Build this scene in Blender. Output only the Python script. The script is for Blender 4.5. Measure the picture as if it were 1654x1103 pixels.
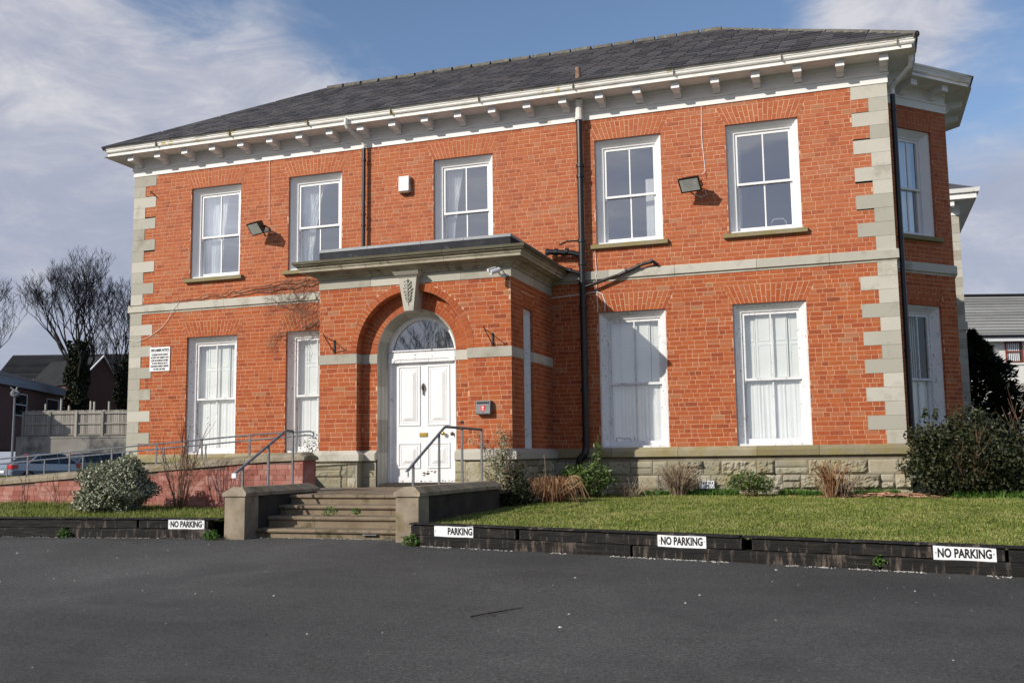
import bpy, math, random
import numpy as np
from mathutils import Matrix, Vector
random.seed(7); rng = np.random.default_rng(7)
R = math.radians
scn = bpy.context.scene
for o in list(bpy.data.objects): bpy.data.objects.remove(o)
# ------------------------------------------------------------------ camera
CAM = (14.6395, -17.1775, -0.1403)
cd = bpy.data.cameras.new('camera'); cam = bpy.data.objects.new('camera', cd)
scn.collection.objects.link(cam)
cd.sensor_width = 36; cd.lens = 1598.36 / 1654 * 36; cd.clip_start = .05; cd.clip_end = 3000
YAW, PIT, ROL = .3349, .1162, -.0122
fw = Vector((-math.sin(YAW)*math.cos(PIT), math.cos(YAW)*math.cos(PIT), math.sin(PIT)))
rt = Vector((math.cos(YAW), math.sin(YAW), 0)); up = rt.cross(fw)
c_, s_ = math.cos(ROL), math.sin(ROL)
rr = rt*c_ + up*s_; uu = up*c_ - rt*s_
mw = Matrix(((rr.x, uu.x, -fw.x, CAM[0]), (rr.y, uu.y, -fw.y, CAM[1]), (rr.z, uu.z, -fw.z, CAM[2]), (0, 0, 0, 1)))
cam.matrix_world = mw; scn.camera = cam
scn.render.resolution_x = 1024; scn.render.resolution_y = 682
scn.view_settings.view_transform = 'Standard'; scn.view_settings.look = 'None'
scn.view_settings.exposure = 0.0; scn.view_settings.gamma = 1
def pdir(u, v):                       # direction of sight of a photo pixel, used to place clouds in the sky
    return (fw + rr*((u-827)/1598.36) - uu*((v-551.5)/1598.36)).normalized()
# ------------------------------------------------------------------ node helper
class NT:
    def __init__(s, nt): s.nt = nt
    def n(s, t, ins=None, **kw):
        nd = s.nt.nodes.new(t)
        for k, v in kw.items(): setattr(nd, k, v)
        for k, v in (ins or {}).items(): s.set(nd, k, v)
        return nd
    def set(s, nd, k, v):
        sock = nd.inputs[k]
        if isinstance(v, bpy.types.NodeSocket): s.nt.links.new(v, sock)
        elif isinstance(v, bpy.types.Node): s.nt.links.new(v.outputs[0], sock)
        else:
            if isinstance(v, tuple) and len(v) == 3 and sock.type == 'RGBA': v = (*v, 1)
            sock.default_value = v
    def math(s, op, a, b=0., clamp=False):
        return s.n('ShaderNodeMath', {0: a, 1: b}, operation=op, use_clamp=clamp)
    def mix(s, f, a, b, bt='MIX'):
        nd = s.n('ShaderNodeMix', data_type='RGBA', blend_type=bt)
        s.set(nd, 0, f); s.set(nd, 6, a); s.set(nd, 7, b)
        return nd.outputs[2]
    def ramp(s, f, pts):
        nd = s.n('ShaderNodeValToRGB', {0: f}); cr = nd.color_ramp
        while len(cr.elements) < len(pts): cr.elements.new(.5)
        for e, (p, c) in zip(cr.elements, pts):
            e.position = p; e.color = (*c, 1) if isinstance(c, tuple) else (c, c, c, 1)
        return nd.outputs[0]
    def noise(s, vec, scale, detail=4, rough=.55, dist=0.):
        nd = s.n('ShaderNodeTexNoise', {'Scale': scale, 'Detail': detail, 'Roughness': rough, 'Distortion': dist})
        if vec is not None: s.set(nd, 'Vector', vec)
        return nd.outputs[0]
# ------------------------------------------------------------------ world + sun
SUNV = Vector((-.70, -1, .68)).normalized()
w = bpy.data.worlds.new('World'); scn.world = w; w.use_nodes = True
w.node_tree.nodes.clear(); N = NT(w.node_tree)
sky = N.n('ShaderNodeTexSky', sky_type='NISHITA'); sky.sun_disc = False
sky.sun_elevation = math.asin(SUNV.z); sky.sun_rotation = math.atan2(SUNV.x, SUNV.y)
sky.air_density = 1.0; sky.dust_density = .8; sky.ozone_density = 1.6
gen = N.n('ShaderNodeTexCoord').outputs['Generated']
mp = N.n('ShaderNodeMapping', {'Vector': gen, 'Scale': (1., 1., 2.6), 'Rotation': (.1, .15, .4)}).outputs[0]
n1 = N.noise(mp, 2.6, 7, .56, .35)
n2 = N.noise(mp, 9.5, 7, .62, .5)
sep = N.n('ShaderNodeSeparateXYZ', {0: gen})
low = N.n('ShaderNodeMapRange', {0: sep.outputs[2], 1: .0, 2: .5, 3: .16, 4: -.16}).outputs[0]
tot = N.math('ADD', N.math('ADD', N.math('MULTIPLY', n1, .68), N.math('MULTIPLY', n2, .32)), low)
def blob(u, v, tight, amt):
    global tot
    d = N.n('ShaderNodeVectorMath', {0: gen, 1: tuple(pdir(u, v))}, operation='DOT_PRODUCT').outputs['Value']
    tot = N.math('ADD', tot, N.math('MULTIPLY', N.math('POWER', N.math('MAXIMUM', d, 0.), tight), amt))
for b in ((40, 120, 110, .40), (430, 150, 500, .20), (100, 400, 40, .42), (300, 260, 160, .12), (230, 20, 200, -.18), (1420, 10, 500, .26), (1660, 420, 120, .62), (1480, 40, 300, .20), (900, 900, 6, .12), (700, 20, 160, -.14),
          (1600, 190, 260, -.30), (1050, 0, 110, -.14), (330, 40, 500, -.10)): blob(*b)
for dv, tight, amt in (((-.15, -1, .28), 9, .50), ((.5, -1, .55), 20, .25)):        # bank of cloud behind the photographer, mirrored in the panes
    d = N.n('ShaderNodeVectorMath', {0: gen, 1: tuple(Vector(dv).normalized())}, operation='DOT_PRODUCT').outputs['Value']
    tot = N.math('ADD', tot, N.math('MULTIPLY', N.math('POWER', N.math('MAXIMUM', d, 0.), tight), amt))
mask = N.n('ShaderNodeMapRange', {0: tot, 1: .44, 2: .78, 3: 0., 4: 1.}, interpolation_type='SMOOTHSTEP').outputs[0]
ccol = N.ramp(N.math('ADD', N.math('ADD', N.math('MULTIPLY', n2, .9), N.math('MULTIPLY', n1, .5)), N.math('ADD', N.math('MULTIPLY', sep.outputs[2], .7), -.35)),
              [(.25, (.37, .40, .52)), (.48, (.43, .455, .56)), (.60, (.52, .53, .61)), (.78, (.72, .71, .74))])
skyc = N.mix(1., sky.outputs[0], (.122, .126, .134), 'MULTIPLY')
cc = N.mix(N.math('MULTIPLY', mask, .9), skyc, ccol)
bg = N.n('ShaderNodeBackground', {0: cc, 1: 1.0})
# the sky node itself is scaled by 0.105, clouds are given in scene values, so the background strength stays 1
N.n('ShaderNodeOutputWorld', {0: bg})
sd = bpy.data.lights.new('sun', 'SUN'); sd.energy = 4.5; sd.angle = R(.53); sd.color = (1, .93, .83)
so = bpy.data.objects.new('sun', sd); scn.collection.objects.link(so)
so.rotation_euler = SUNV.to_track_quat('Z', 'Y').to_euler(); so.location = (0, -30, 30)
# ------------------------------------------------------------------ materials
def mat(name, build, rough=.8, spec=.3, metal=0.):
    m = bpy.data.materials.new(name); m.use_nodes = True; nt = m.node_tree; nt.nodes.clear(); N = NT(nt)
    col, height, rg, dist = build(N)
    p = N.n('ShaderNodeBsdfPrincipled', {'Base Color': col, 'Roughness': rough if rg is None else rg, 'Specular IOR Level': spec, 'Metallic': metal})
    if height is not None:
        N.set(p, 'Normal', N.n('ShaderNodeBump', {'Height': height, 'Distance': dist, 'Strength': 1.}).outputs[0])
    N.n('ShaderNodeOutputMaterial', {0: p}); return m
def pos(N): return N.n('ShaderNodeTexCoord').outputs['Object']
def rnd(N): return N.n('ShaderNodeAttribute', attribute_name='rnd').outputs['Fac']
def varied(cols, scale=3., bump=.004, bscale=60, dirt=None, dscale=1.5, dlo=.5, dhi=.7, rndmix=0.):
    def b(N):
        P = pos(N)
        f = N.noise(P, scale, 6, .6)
        if rndmix: f = N.math('ADD', N.math('MULTIPLY', f, 1-rndmix), N.math('MULTIPLY', rnd(N), rndmix))
        c = N.ramp(f, [(.3 + .4*i/(max(1, len(cols)-1)), x) for i, x in enumerate(cols)])
        if dirt: c = N.mix(N.n('ShaderNodeMapRange', {0: N.noise(P, dscale, 7, .65), 1: dlo, 2: dhi}).outputs[0], c, dirt)
        return c, (N.noise(P, bscale, 4, .6) if bump else None), None, bump
    return b
def flat(c, var=.08, scale=8.):
    a = tuple(x*(1-var) for x in c); d = tuple(min(1, x*(1+var)) for x in c)
    return varied([a, d], scale, 0.)
def brickb(N):
    P = pos(N)
    c = N.ramp(rnd(N), [(0, (.21, .050, .024)), (.06, (.30, .064, .024)), (.30, (.355, .082, .026)), (.60, (.405, .103, .030)), (.82, (.395, .116, .040)), (.95, (.39, .135, .062)), (1, (.34, .18, .10))])
    c = N.mix(N.n('ShaderNodeMapRange', {0: N.noise(P, 30, 8, .8), 1: .44, 2: .66, 3: 0., 4: .6}).outputs[0], c, (.44, .155, .075))
    c = N.mix(N.n('ShaderNodeMapRange', {0: N.noise(P, 44, 8, .8), 1: .52, 2: .68, 3: 0., 4: .62}).outputs[0], c, (.22, .06, .03))
    st = N.n('ShaderNodeMapping', {'Vector': P, 'Scale': (1.6, 1.6, .35)}).outputs[0]
    c = N.mix(N.n('ShaderNodeMapRange', {0: N.noise(st, 1.5, 6, .6), 1: .52, 2: .74, 3: 0., 4: .38}).outputs[0], c, (.22, .07, .045))
    c = N.mix(N.n('ShaderNodeMapRange', {0: N.noise(P, 1.1, 6, .6), 1: .45, 2: .75, 3: 0., 4: .30}).outputs[0], c, (.33, .085, .045))
    z = N.n('ShaderNodeSeparateXYZ', {0: P}).outputs[2]   # weathered, paler bricks on the upper storey
    k = N.n('ShaderNodeMapRange', {0: z, 1: 2.6, 2: 4.2, 3: 0., 4: .36}).outputs[0]
    c = N.mix(N.math('MULTIPLY', k, N.n('ShaderNodeMapRange', {0: N.noise(P, 9, 5, .7), 1: .3, 2: .6}).outputs[0]), c, (.52, .21, .125))
    return c, N.noise(P, 130, 4, .7), None, .004
MT = {}
MT['brick'] = mat('brick', brickb, .9, .15)
MT['mortar'] = mat('mortar', varied([(.50, .29, .18), (.70, .46, .31)], 3, .001, 200, (.40, .21, .14), 1.3, .5, .75), .95, .1)
def ramp_brick(N):
    P = pos(N)
    c = N.ramp(rnd(N), [(0, (.25, .09, .07)), (.5, (.33, .13, .10)), (1, (.38, .18, .145))])
    c = N.mix(N.n('ShaderNodeMapRange', {0: N.noise(P, 4, 6, .7, .6), 1: .50, 2: .66, 3: 0., 4: .7}).outputs[0], c, (.50, .30, .26))
    return c, N.noise(P, 130, 4, .7), None, .003
MT['ramp_brick'] = mat('pink brick', ramp_brick, .9, .15)
MT['ramp_mortar'] = mat('dark mortar', flat((.16, .10, .085), .3), .95)
MT['stone'] = mat('sandstone', varied([(.37, .355, .30), (.50, .48, .415)], 2.2, .004, 50, (.25, .23, .175), 1.9, .53, .76, .6), .85, .2)
def stone_bld(base, moss, amt):
    def b(N):
        P = pos(N); f = N.math('ADD', N.math('MULTIPLY', N.noise(P, 5, 6, .65), .5), N.math('MULTIPLY', rnd(N), .5))
        c = N.ramp(f, [(.25, tuple(x*.72 for x in base)), (.5, base), (.75, tuple(min(1, x*1.22) for x in base))])
        c = N.mix(N.n('ShaderNodeMapRange', {0: N.noise(P, 2.3, 7, .7), 1: .42, 2: .62, 3: 0., 4: amt}).outputs[0], c, moss)
        return c, N.noise(P, 45, 6, .7), None, .010
    return b
MT['mossy'] = mat('mossy sandstone', stone_bld((.28, .25, .17), (.235, .19, .06), .65), .9, .15)
MT['rock'] = mat('rough sandstone', stone_bld((.34, .315, .245), (.25, .21, .085), .55), .9, .15)
MT['rock_joint'] = mat('stone joint', flat((.22, .19, .14), .3, 5), .95)
MT['step'] = mat('step stone', varied([(.17, .13, .09), (.29, .235, .165)], 3, .006, 60, (.09, .075, .045), 3, .5, .66), .9, .15)
MT['pier'] = mat('pier stone', varied([(.20, .165, .12), (.34, .29, .215)], 5, .006, 60, (.16, .13, .05), 3.5, .52, .7), .9, .15)
MT['darkwall'] = mat('shade-darkened render', varied([(.035, .030, .026), (.07, .06, .05)], 3, .006, 60, (.3, .28, .25), 5, .68, .76), .9, .15)  # shade on the step walls' flanks and wall-foot recess put into the colour
def corn(N):
    c, h, r_, d = varied([(.27, .235, .17), (.43, .395, .31)], 3, .006, 50, (.11, .095, .06), 5, .56, .74)(N); P = pos(N)
    z = N.n('ShaderNodeSeparateXYZ', {0: P}).outputs[2]     # black algae crust on the weather edge of the cornice
    k = N.n('ShaderNodeMapRange', {0: N.math('ADD', z, N.math('MULTIPLY', N.noise(P, 6, 5), .10)), 1: 3.17, 2: 3.23, 3: 0., 4: .8}).outputs[0]
    return N.mix(k, c, (.055, .055, .030)), h, r_, d
MT['cornice'] = mat('stained cornice stone', corn, .9, .15)
MT['cornice_plain'] = mat('stained cornice stone', varied([(.27, .235, .17), (.41, .375, .29)], 3, .006, 50, (.11, .095, .06), 5, .56, .74), .9, .15)
MT['white'] = mat('white paint', varied([(.74, .75, .76), (.80, .80, .80)], 4, .0008, 60), .45, .4)
MT['oldwhite'] = mat('weathered white paint', varied([(.66, .67, .70), (.78, .78, .78)], 3, .001, 90, (.22, .18, .13), 20, .60, .66), .5, .35)
MT['eaves'] = mat('eaves paint', varied([(.74, .735, .71), (.82, .815, .80)], 1.2, .001, 30, (.46, .41, .32), 2.6, .58, .84), .55, .3)
def gut(N):
    P = pos(N)
    c = N.mix(N.n('ShaderNodeMapRange', {0: N.noise(P, 5, 5, .6), 1: .62, 2: .68}).outputs[0], (.72, .71, .67), (.50, .40, .10))
    c = N.mix(N.n('ShaderNodeMapRange', {0: N.noise(N.n('ShaderNodeMapping', {'Vector': P, 'Scale': (1., 1., 2.5)}).outputs[0], 2.2, 7, .65), 1: .5, 2: .72, 3: 0., 4: .5}).outputs[0], c, (.36, .31, .22))
    return c, None, None, 0
MT['gutter'] = mat('gutter paint', gut, .5, .35)
MT['slate'] = mat('slate', varied([(.050, .047, .050), (.105, .098, .098)], 5, .003, 60, (.16, .15, .125), 2.2, .58, .8, .55), .5, .4)
MT['ridge'] = mat('lichen ridge tile', varied([(.09, .088, .078), (.17, .16, .135)], 8, .01, 40, (.28, .26, .17), 9, .56, .68), .9)
MT['lead'] = mat('lead sheet', varied([(.20, .215, .24), (.30, .315, .34)], 3, .002, 30), .5, .4)
MT['felt'] = mat('black roofing felt', varied([(.012, .013, .017), (.035, .036, .042)], 4, .003, 60, (.08, .08, .09), 5, .6, .72), .8)
MT['black'] = mat('black iron', flat((.008, .008, .010), .3), .32, .5)
MT['grey_metal'] = mat('galvanised steel', varied([(.10, .105, .12), (.19, .20, .21)], 20, .0), .45, .5)
MT['brass'] = mat('brass', flat((.55, .40, .12), .2), .3, .5, .9)
MT['bronze'] = mat('dark bronze', flat((.10, .075, .04), .3), .4, .5, .5)
MT['peel'] = mat('bare peeled wood', flat((.14, .07, .05), .4, 40), .9)
MT['whitesheet'] = mat('white sign face', flat((.76, .77, .78), .03), .4, .4)
MT['ink'] = mat('black lettering', flat((.012, .012, .014), .1), .6)
MT['greyink'] = mat('faded grey lettering', flat((.12, .15, .20), .1), .7)
MT['red'] = mat('red print', flat((.65, .03, .025), .1), .5)
MT['rust'] = mat('rusty iron', varied([(.16, .07, .04), (.34, .24, .17)], 14, .003, 80), .9)
MT['curtain'] = mat('net curtain', flat((.84, .85, .86), .04, 3), .9)
MT['shutter'] = mat('shutter paint', flat((.82, .83, .81), .04, 3), .6)
MT['interior'] = mat('dim room plaster', flat((.16, .16, .16), .2, 1), .95)
def asph(N):
    P = pos(N)
    a = N.noise(P, 34, 10, .88); b = N.noise(P, .28, 6, .6)
    c = N.ramp(N.math('ADD', N.math('MULTIPLY', a, .65), N.math('MULTIPLY', b, .35)), [(.36, (.030, .029, .027)), (.5, (.080, .078, .073)), (.64, (.160, .156, .147))])
    g = N.n('ShaderNodeMapRange', {0: N.noise(P, 60, 4, .75), 1: .38, 2: .62, 3: .62, 4: 1.42}).outputs[0]
    gc = N.n('ShaderNodeCombineXYZ', {0: g, 1: g, 2: g}).outputs[0]
    c = N.mix(1., c, gc, 'MULTIPLY')
    c = N.mix(N.n('ShaderNodeMapRange', {0: N.noise(P, .55, 7, .62, .5), 1: .54, 2: .66, 3: 0., 4: .38}).outputs[0], c, (.042, .041, .041))
    v = N.n('ShaderNodeTexVoronoi', {'Vector': P, 'Scale': 34.}).outputs['Distance']
    tr = N.n('ShaderNodeMapping', {'Vector': P, 'Scale': (.16, 1.5, 1.), 'Rotation': (0, 0, -.12)}).outputs[0]
    c = N.mix(N.n('ShaderNodeMapRange', {0: N.noise(tr, 1.3, 6, .65), 1: .54, 2: .70, 3: 0., 4: .35}).outputs[0], c, (.12, .117, .11))
    spk = N.math('MULTIPLY', N.math('LESS_THAN', v, .09), N.math('GREATER_THAN', N.noise(P, 13, 2), .58))
    c = N.mix(N.math('MULTIPLY', spk, .6), c, (.28, .27, .25))
    return c, N.noise(P, 70, 6, .85), None, .012
MT['asphalt'] = mat('asphalt', asph, .85, .25)
def soil(N):
    P = pos(N)
    c = N.ramp(N.noise(P, 6, 7, .7), [(.3, (.070, .085, .020)), (.5, (.13, .145, .035)), (.7, (.20, .18, .06))])
    return c, N.noise(P, 50, 4, .7), None, .03
MT['turf'] = mat('turf', soil, .95, .1)
def leaf(cols, rough=.6, spec=.25):
    def b(N):
        return N.ramp(rnd(N), [(i/(len(cols)-1), c) for i, c in enumerate(cols)]), None, None, 0
    return mat('leaf', b, rough, spec)
def grassb(N):
    P = pos(N); f = N.math('ADD', N.math('MULTIPLY', rnd(N), .42), N.math('MULTIPLY', N.noise(P, 1.5, 8, .72), .9)); f = N.math('SUBTRACT', f, .12)
    return N.ramp(f, [(.25, (.050, .075, .012)), (.43, (.115, .165, .026)), (.58, (.205, .240, .055)), (.75, (.35, .32, .13))]), None, None, 0
MT['grass'] = mat('grass blades', grassb, .7, .15)
MT['ground_cover'] = leaf([(.03, .075, .012), (.06, .14, .02), (.10, .18, .03)])
MT['variegated'] = leaf([(.045, .06, .03), (.10, .12, .06), (.20, .22, .13), (.38, .39, .27), (.55, .56, .45)], .45, .4)
MT['darkleaf'] = leaf([(.008, .013, .005), (.016, .025, .008), (.026, .036, .012), (.045, .045, .018), (.075, .075, .03)], .5, .3)
MT['conifer'] = leaf([(.006, .010, .006), (.014, .020, .010), (.026, .034, .015)], .75, .1)
MT['greenleaf'] = leaf([(.03, .06, .012), (.06, .11, .02), (.12, .17, .04)], .45, .35)
MT['dryleaf'] = leaf([(.13, .055, .03), (.22, .10, .05), (.32, .19, .10), (.40, .28, .17)], .8, .1)
MT['palestem'] = leaf([(.16, .11, .07), (.28, .21, .14), (.36, .30, .21)], .8, .1)
MT['creeper'] = leaf([(.07, .075, .035), (.16, .16, .085), (.34, .33, .22), (.46, .45, .33), (.12, .15, .06)], .6, .2)
MT['ivy'] = leaf([(.006, .010, .004), (.016, .024, .008), (.03, .035, .012)], .6, .2)
MT['bark'] = mat('dark bark', flat((.030, .025, .021), .4, 3), .9)
MT['twig'] = mat('brown twig', flat((.13, .075, .05), .4, 9), .8)
MT['woodchip'] = leaf([(.22, .10, .06), (.40, .22, .14), (.55, .36, .25)], .9, .1)
def timber(N):
    # tarred wood, worn to bare streaks
    P = pos(N); m = N.n('ShaderNodeMapping', {'Vector': P, 'Scale': (.35, 3., 3.)}).outputs[0]
    g = N.noise(m, 9, 7, .7, .4)
    c = N.ramp(g, [(.35, (.006, .006, .006)), (.55, (.013, .012, .011)), (.68, (.035, .03, .026)), (.78, (.15, .12, .10))])
    d = N.n('ShaderNodeMapping', {'Vector': P, 'Scale': (5., 1., .8)}).outputs[0]
    c = N.mix(N.n('ShaderNodeMapRange', {0: N.math('ADD', N.math('MULTIPLY', N.noise(d, 2.2, 6, .7), .7), N.math('MULTIPLY', N.noise(P, .9, 3), .35)), 1: .565, 2: .67, 3: 0., 4: .6}).outputs[0], c, (.26, .20, .155))
    return c, g, None, .015
MT['timber'] = mat('tarred timber', timber, .75, .25)
MT['fencewood'] = mat('weathered fence wood', varied([(.24, .225, .195), (.40, .375, .33)], 1.5, 0, 1, None, 1, 0, 1, .6), .9)
MT['concrete'] = mat('stained concrete', varied([(.21, .20, .175), (.34, .325, .29)], .5, .01, 12, (.09, .09, .09), .35, .5, .6), .9)
MT['render'] = mat('white render', flat((.74, .73, .69), .05, .6), .9)
MT['whitewall'] = mat('painted block wall', varied([(.42, .42, .43), (.55, .55, .55)], 1, .004, 20), .9)
MT['tile'] = mat('grey roof tile', varied([(.22, .22, .21), (.32, .32, .305)], .8, .0, 1, None, 1, 0, 1, .4), .8)
MT['darktile'] = mat('dark roof tile', varied([(.018, .019, .021), (.038, .039, .042)], .8, .0, 1, None, 1, 0, 1, .4), .97, .08)
def farbrick(N):
    P = pos(N); uv = N.n('ShaderNodeUVMap').outputs[0]
    br = N.n('ShaderNodeTexBrick', {'Vector': uv, 'Color1': (.10, .038, .028), 'Color2': (.16, .065, .048), 'Mortar': (.20, .15, .12), 'Scale': 1., 'Mortar Size': .008, 'Brick Width': .225, 'Row Height': .075})
    return N.mix(N.noise(P, .5, 5), br.outputs[0], (.14, .065, .05)), None, None, 0
MT['farbrick'] = mat('dull brick', farbrick, .9)
MT['houseback'] = MT['farbrick']
MT['silver'] = mat('silver blue car paint', flat((.24, .28, .34), .04), .25, .6, .4)
MT['carblack'] = mat('dark car paint', flat((.15, .155, .165), .1), .2, .6, .3)
MT['carglass'] = mat('tinted glass', flat((.015, .018, .02), .1), .06, .7)
MT['taillight'] = mat('red tail light plastic', flat((.50, .02, .02), .1), .2, .5)
MT['rubber'] = mat('tyre rubber', flat((.02, .02, .02), .1), .9)
MT['redframe'] = mat('brown red window paint', flat((.22, .05, .03), .1), .5)
MT['dish'] = mat('grey dish', flat((.25, .25, .26), .05), .5)
MT['pebble'] = mat('pale grit', varied([(.34, .32, .28), (.55, .53, .48)], 30, 0), .9)
def glassm(name, fac, tint=(1, 1, 1)):
    m = bpy.data.materials.new(name); m.use_nodes = True; nt = m.node_tree; nt.nodes.clear(); N = NT(nt)
    fr = N.math('ADD', N.math('MULTIPLY', N.math('POWER', N.n('ShaderNodeLayerWeight', {'Blend': .5}).outputs['Facing'], 4.), .8), .03)
    f = N.math('ADD', N.math('MULTIPLY', fr, 1.), fac, True)
    P = pos(N); bump = N.n('ShaderNodeBump', {'Height': N.noise(P, 1.6, 1, .4), 'Distance': .003, 'Strength': .5}).outputs[0]
    g = N.n('ShaderNodeBsdfGlossy', {'Color': (.93, .96, 1.), 'Roughness': .015, 'Normal': bump})
    t = N.n('ShaderNodeBsdfTransparent', {'Color': tint})
    mx = N.n('ShaderNodeMixShader', {0: f, 1: t, 2: g}); N.n('ShaderNodeOutputMaterial', {0: mx}); return m
MT['glass'] = glassm('old window glass', .37, (.9, .93, .93))
MT['bayglass'] = glassm('shaded bay glass', .04, (.95, .97, .96))
MT['clearglass'] = glassm('window glass over shutters', .20, (.95, .97, .96))
MT['fanglass'] = glassm('fanlight glass', .30, (.5, .5, .5))
def wm(a, b, f): return a
# ------------------------------------------------------------------ mesh builder
class MB:
    def __init__(s, *mats): s.v = []; s.f = []; s.m = []; s.r = []; s.mats = list(mats); s.smooth = False
    def mi(s, m):
        if m not in s.mats: s.mats.append(m)
        return s.mats.index(m)
    def face(s, pts, m=0, r=None):
        b = len(s.v); s.v.extend(pts); s.f.append(tuple(range(b, b+len(pts)))); s.m.append(m if isinstance(m, int) else s.mi(m)); s.r.append(random.random() if r is None else r)
    def box(s, x0, x1, y0, y1, z0, z1, m=0, r=None, fr=None):
        if r is None: r = random.random()
        p = [(x, y, z) for z in (z0, z1) for y in (y0, y1) for x in (x0, x1)]
        if fr: p = [fr(*q) for q in p]
        b = len(s.v); s.v.extend(p); mm = m if isinstance(m, int) else s.mi(m)
        for q in ((0, 2, 3, 1), (4, 5, 7, 6), (0, 1, 5, 4), (2, 6, 7, 3), (0, 4, 6, 2), (1, 3, 7, 5)):
            s.f.append(tuple(b+i for i in q)); s.m.append(mm); s.r.append(r)
    def tube(s, pts, rad, n=6, m=0, r=None, cap=True):
        pts = [Vector(p) for p in pts]; rads = rad if isinstance(rad, (list, tuple)) else [rad]*len(pts)
        if r is None: r = random.random()
        mm = m if isinstance(m, int) else s.mi(m); b = len(s.v); a = None
        for i, p in enumerate(pts):
            d = (pts[min(i+1, len(pts)-1)] - pts[max(i-1, 0)])
            if d.length < 1e-9: d = Vector((0, 0, 1))
            d.normalize()
            if a is None: a = d.orthogonal().normalized()
            else:
                a = a - d*a.dot(d); a = a.normalized() if a.length > 1e-6 else d.orthogonal().normalized()
            c = d.cross(a)
            for k in range(n):
                t = 2*math.pi*k/n; q = p + (a*math.cos(t) + c*math.sin(t))*rads[i]; s.v.append((q.x, q.y, q.z))
        for i in range(len(pts)-1):
            for k in range(n):
                s.f.append((b+i*n+k, b+i*n+(k+1) % n, b+(i+1)*n+(k+1) % n, b+(i+1)*n+k)); s.m.append(mm); s.r.append(r)
        if cap and n > 3:
            s.f.append(tuple(b+k for k in range(n))[::-1]); s.f.append(tuple(b+(len(pts)-1)*n+k for k in range(n)))
            s.m += [mm, mm]; s.r += [r, r]
    def prism(s, poly, axis, a0, a1, m=0, r=None):
        # poly in the two other axes, extruded along axis
        def P(u, v, a): return {'x': (a, u, v), 'y': (u, a, v), 'z': (u, v, a)}[axis]
        n = len(poly)
        if r is None: r = random.random()
        s.face([P(*q, a0) for q in poly], m, r); s.face([P(*q, a1) for q in poly][::-1], m, r)
        for i in range(n):
            q0, q1 = poly[i], poly[(i+1) % n]
            s.face([P(*q0, a0), P(*q0, a1), P(*q1, a1), P(*q1, a0)], m, r)
    def sweep(s, path, prof, closed=True, m=0):
        # path: xy corners counter-clockwise seen from above; prof: (outward offset, z)
        n = len(path); offs = []
        for i in range(n):
            p = Vector(path[i]); a = Vector(path[i-1]) if (closed or i > 0) else None; b = Vector(path[(i+1) % n]) if (closed or i < n-1) else None
            nn = []
            if a is not None: d = (p-a).normalized(); nn.append(Vector((d.y, -d.x)))
            if b is not None: d = (b-p).normalized(); nn.append(Vector((d.y, -d.x)))
            v = nn[0] if len(nn) == 1 else (nn[0]+nn[1])/(1+nn[0].dot(nn[1]))
            offs.append(v)
        for i in range(n if closed else n-1):
            j = (i+1) % n
            for (o0, z0), (o1, z1) in zip(prof, prof[1:]):
                q = []
                for k, (o, z) in ((i, (o0, z0)), (j, (o0, z0)), (j, (o1, z1)), (i, (o1, z1))):
                    q.append((path[k][0]+offs[k].x*o, path[k][1]+offs[k].y*o, z))
                s.face(q, m)
    def mesh(s, name):
        me = bpy.data.meshes.new(name); me.from_pydata(s.v, [], s.f); 
        for k in s.mats: me.materials.append(MT[k])
        nf = len(s.f)
        me.polygons.foreach_set('material_index', np.array(s.m, np.int32))
        at = me.attributes.new('rnd', 'FLOAT', 'FACE'); at.data.foreach_set('value', np.array(s.r, np.float32))
        if s.smooth: me.polygons.foreach_set('use_smooth', np.ones(nf, bool))
        if any(k == 'farbrick' for k in s.mats):
            uv = me.uv_layers.new(name='UVMap')
            for p in me.polygons:
                nn = p.normal; t = Vector((-nn.y, nn.x, 0)); t = t.normalized() if t.length > .01 else Vector((1, 0, 0))
                for li in p.loop_indices:
                    c = me.vertices[me.loops[li].vertex_index].co; uv.data[li].uv = (c.dot(t), c.z)
        me.update(); return me
def npmesh(name, V, F, mats, r, smooth=False):       # quick builder for thousands of small leaves
    me = bpy.data.meshes.new(name); nv = len(V); nf, k = F.shape
    me.vertices.add(nv); me.vertices.foreach_set('co', V.astype(np.float32).ravel())
    me.loops.add(nf*k); me.loops.foreach_set('vertex_index', F.astype(np.int32).ravel())
    me.polygons.add(nf); me.polygons.foreach_set('loop_start', np.arange(0, nf*k, k, dtype=np.int32))
    me.polygons.foreach_set('loop_total', np.full(nf, k, np.int32))
    for q in mats: me.materials.append(MT[q])
    at = me.attributes.new('rnd', 'FLOAT', 'FACE'); at.data.foreach_set('value', r.astype(np.float32))
    me.update(calc_edges=True); return me
WM = {}
def link(o, parent, M):
    scn.collection.objects.link(o); WM[o] = M
    if parent is not None:
        o.parent = parent; o.matrix_parent_inverse = WM[parent].inverted()
    o.matrix_basis = M; return o
def obj(name, me, parent=None, loc=(0, 0, 0), rz=0.):
    if isinstance(me, MB): me = me.mesh(name)
    o = bpy.data.objects.new(name, me)
    return link(o, parent, Matrix.Translation(loc) @ Matrix.Rotation(rz, 4, 'Z'))
def tag(o, label, cat, group=None):
    o['label'] = label; o['category'] = cat
    if group: o['group'] = group
    return o
def thing(name, loc, label, cat, group=None, rz=0.):
    o = bpy.data.objects.new(name, None); o.empty_display_size = .2
    link(o, None, Matrix.Translation(loc) @ Matrix.Rotation(rz, 4, 'Z'))
    return tag(o, label, cat, group)
def setting(name, me, kind='structure'):
    o = obj(name, me); o['kind'] = kind; return o
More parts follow.
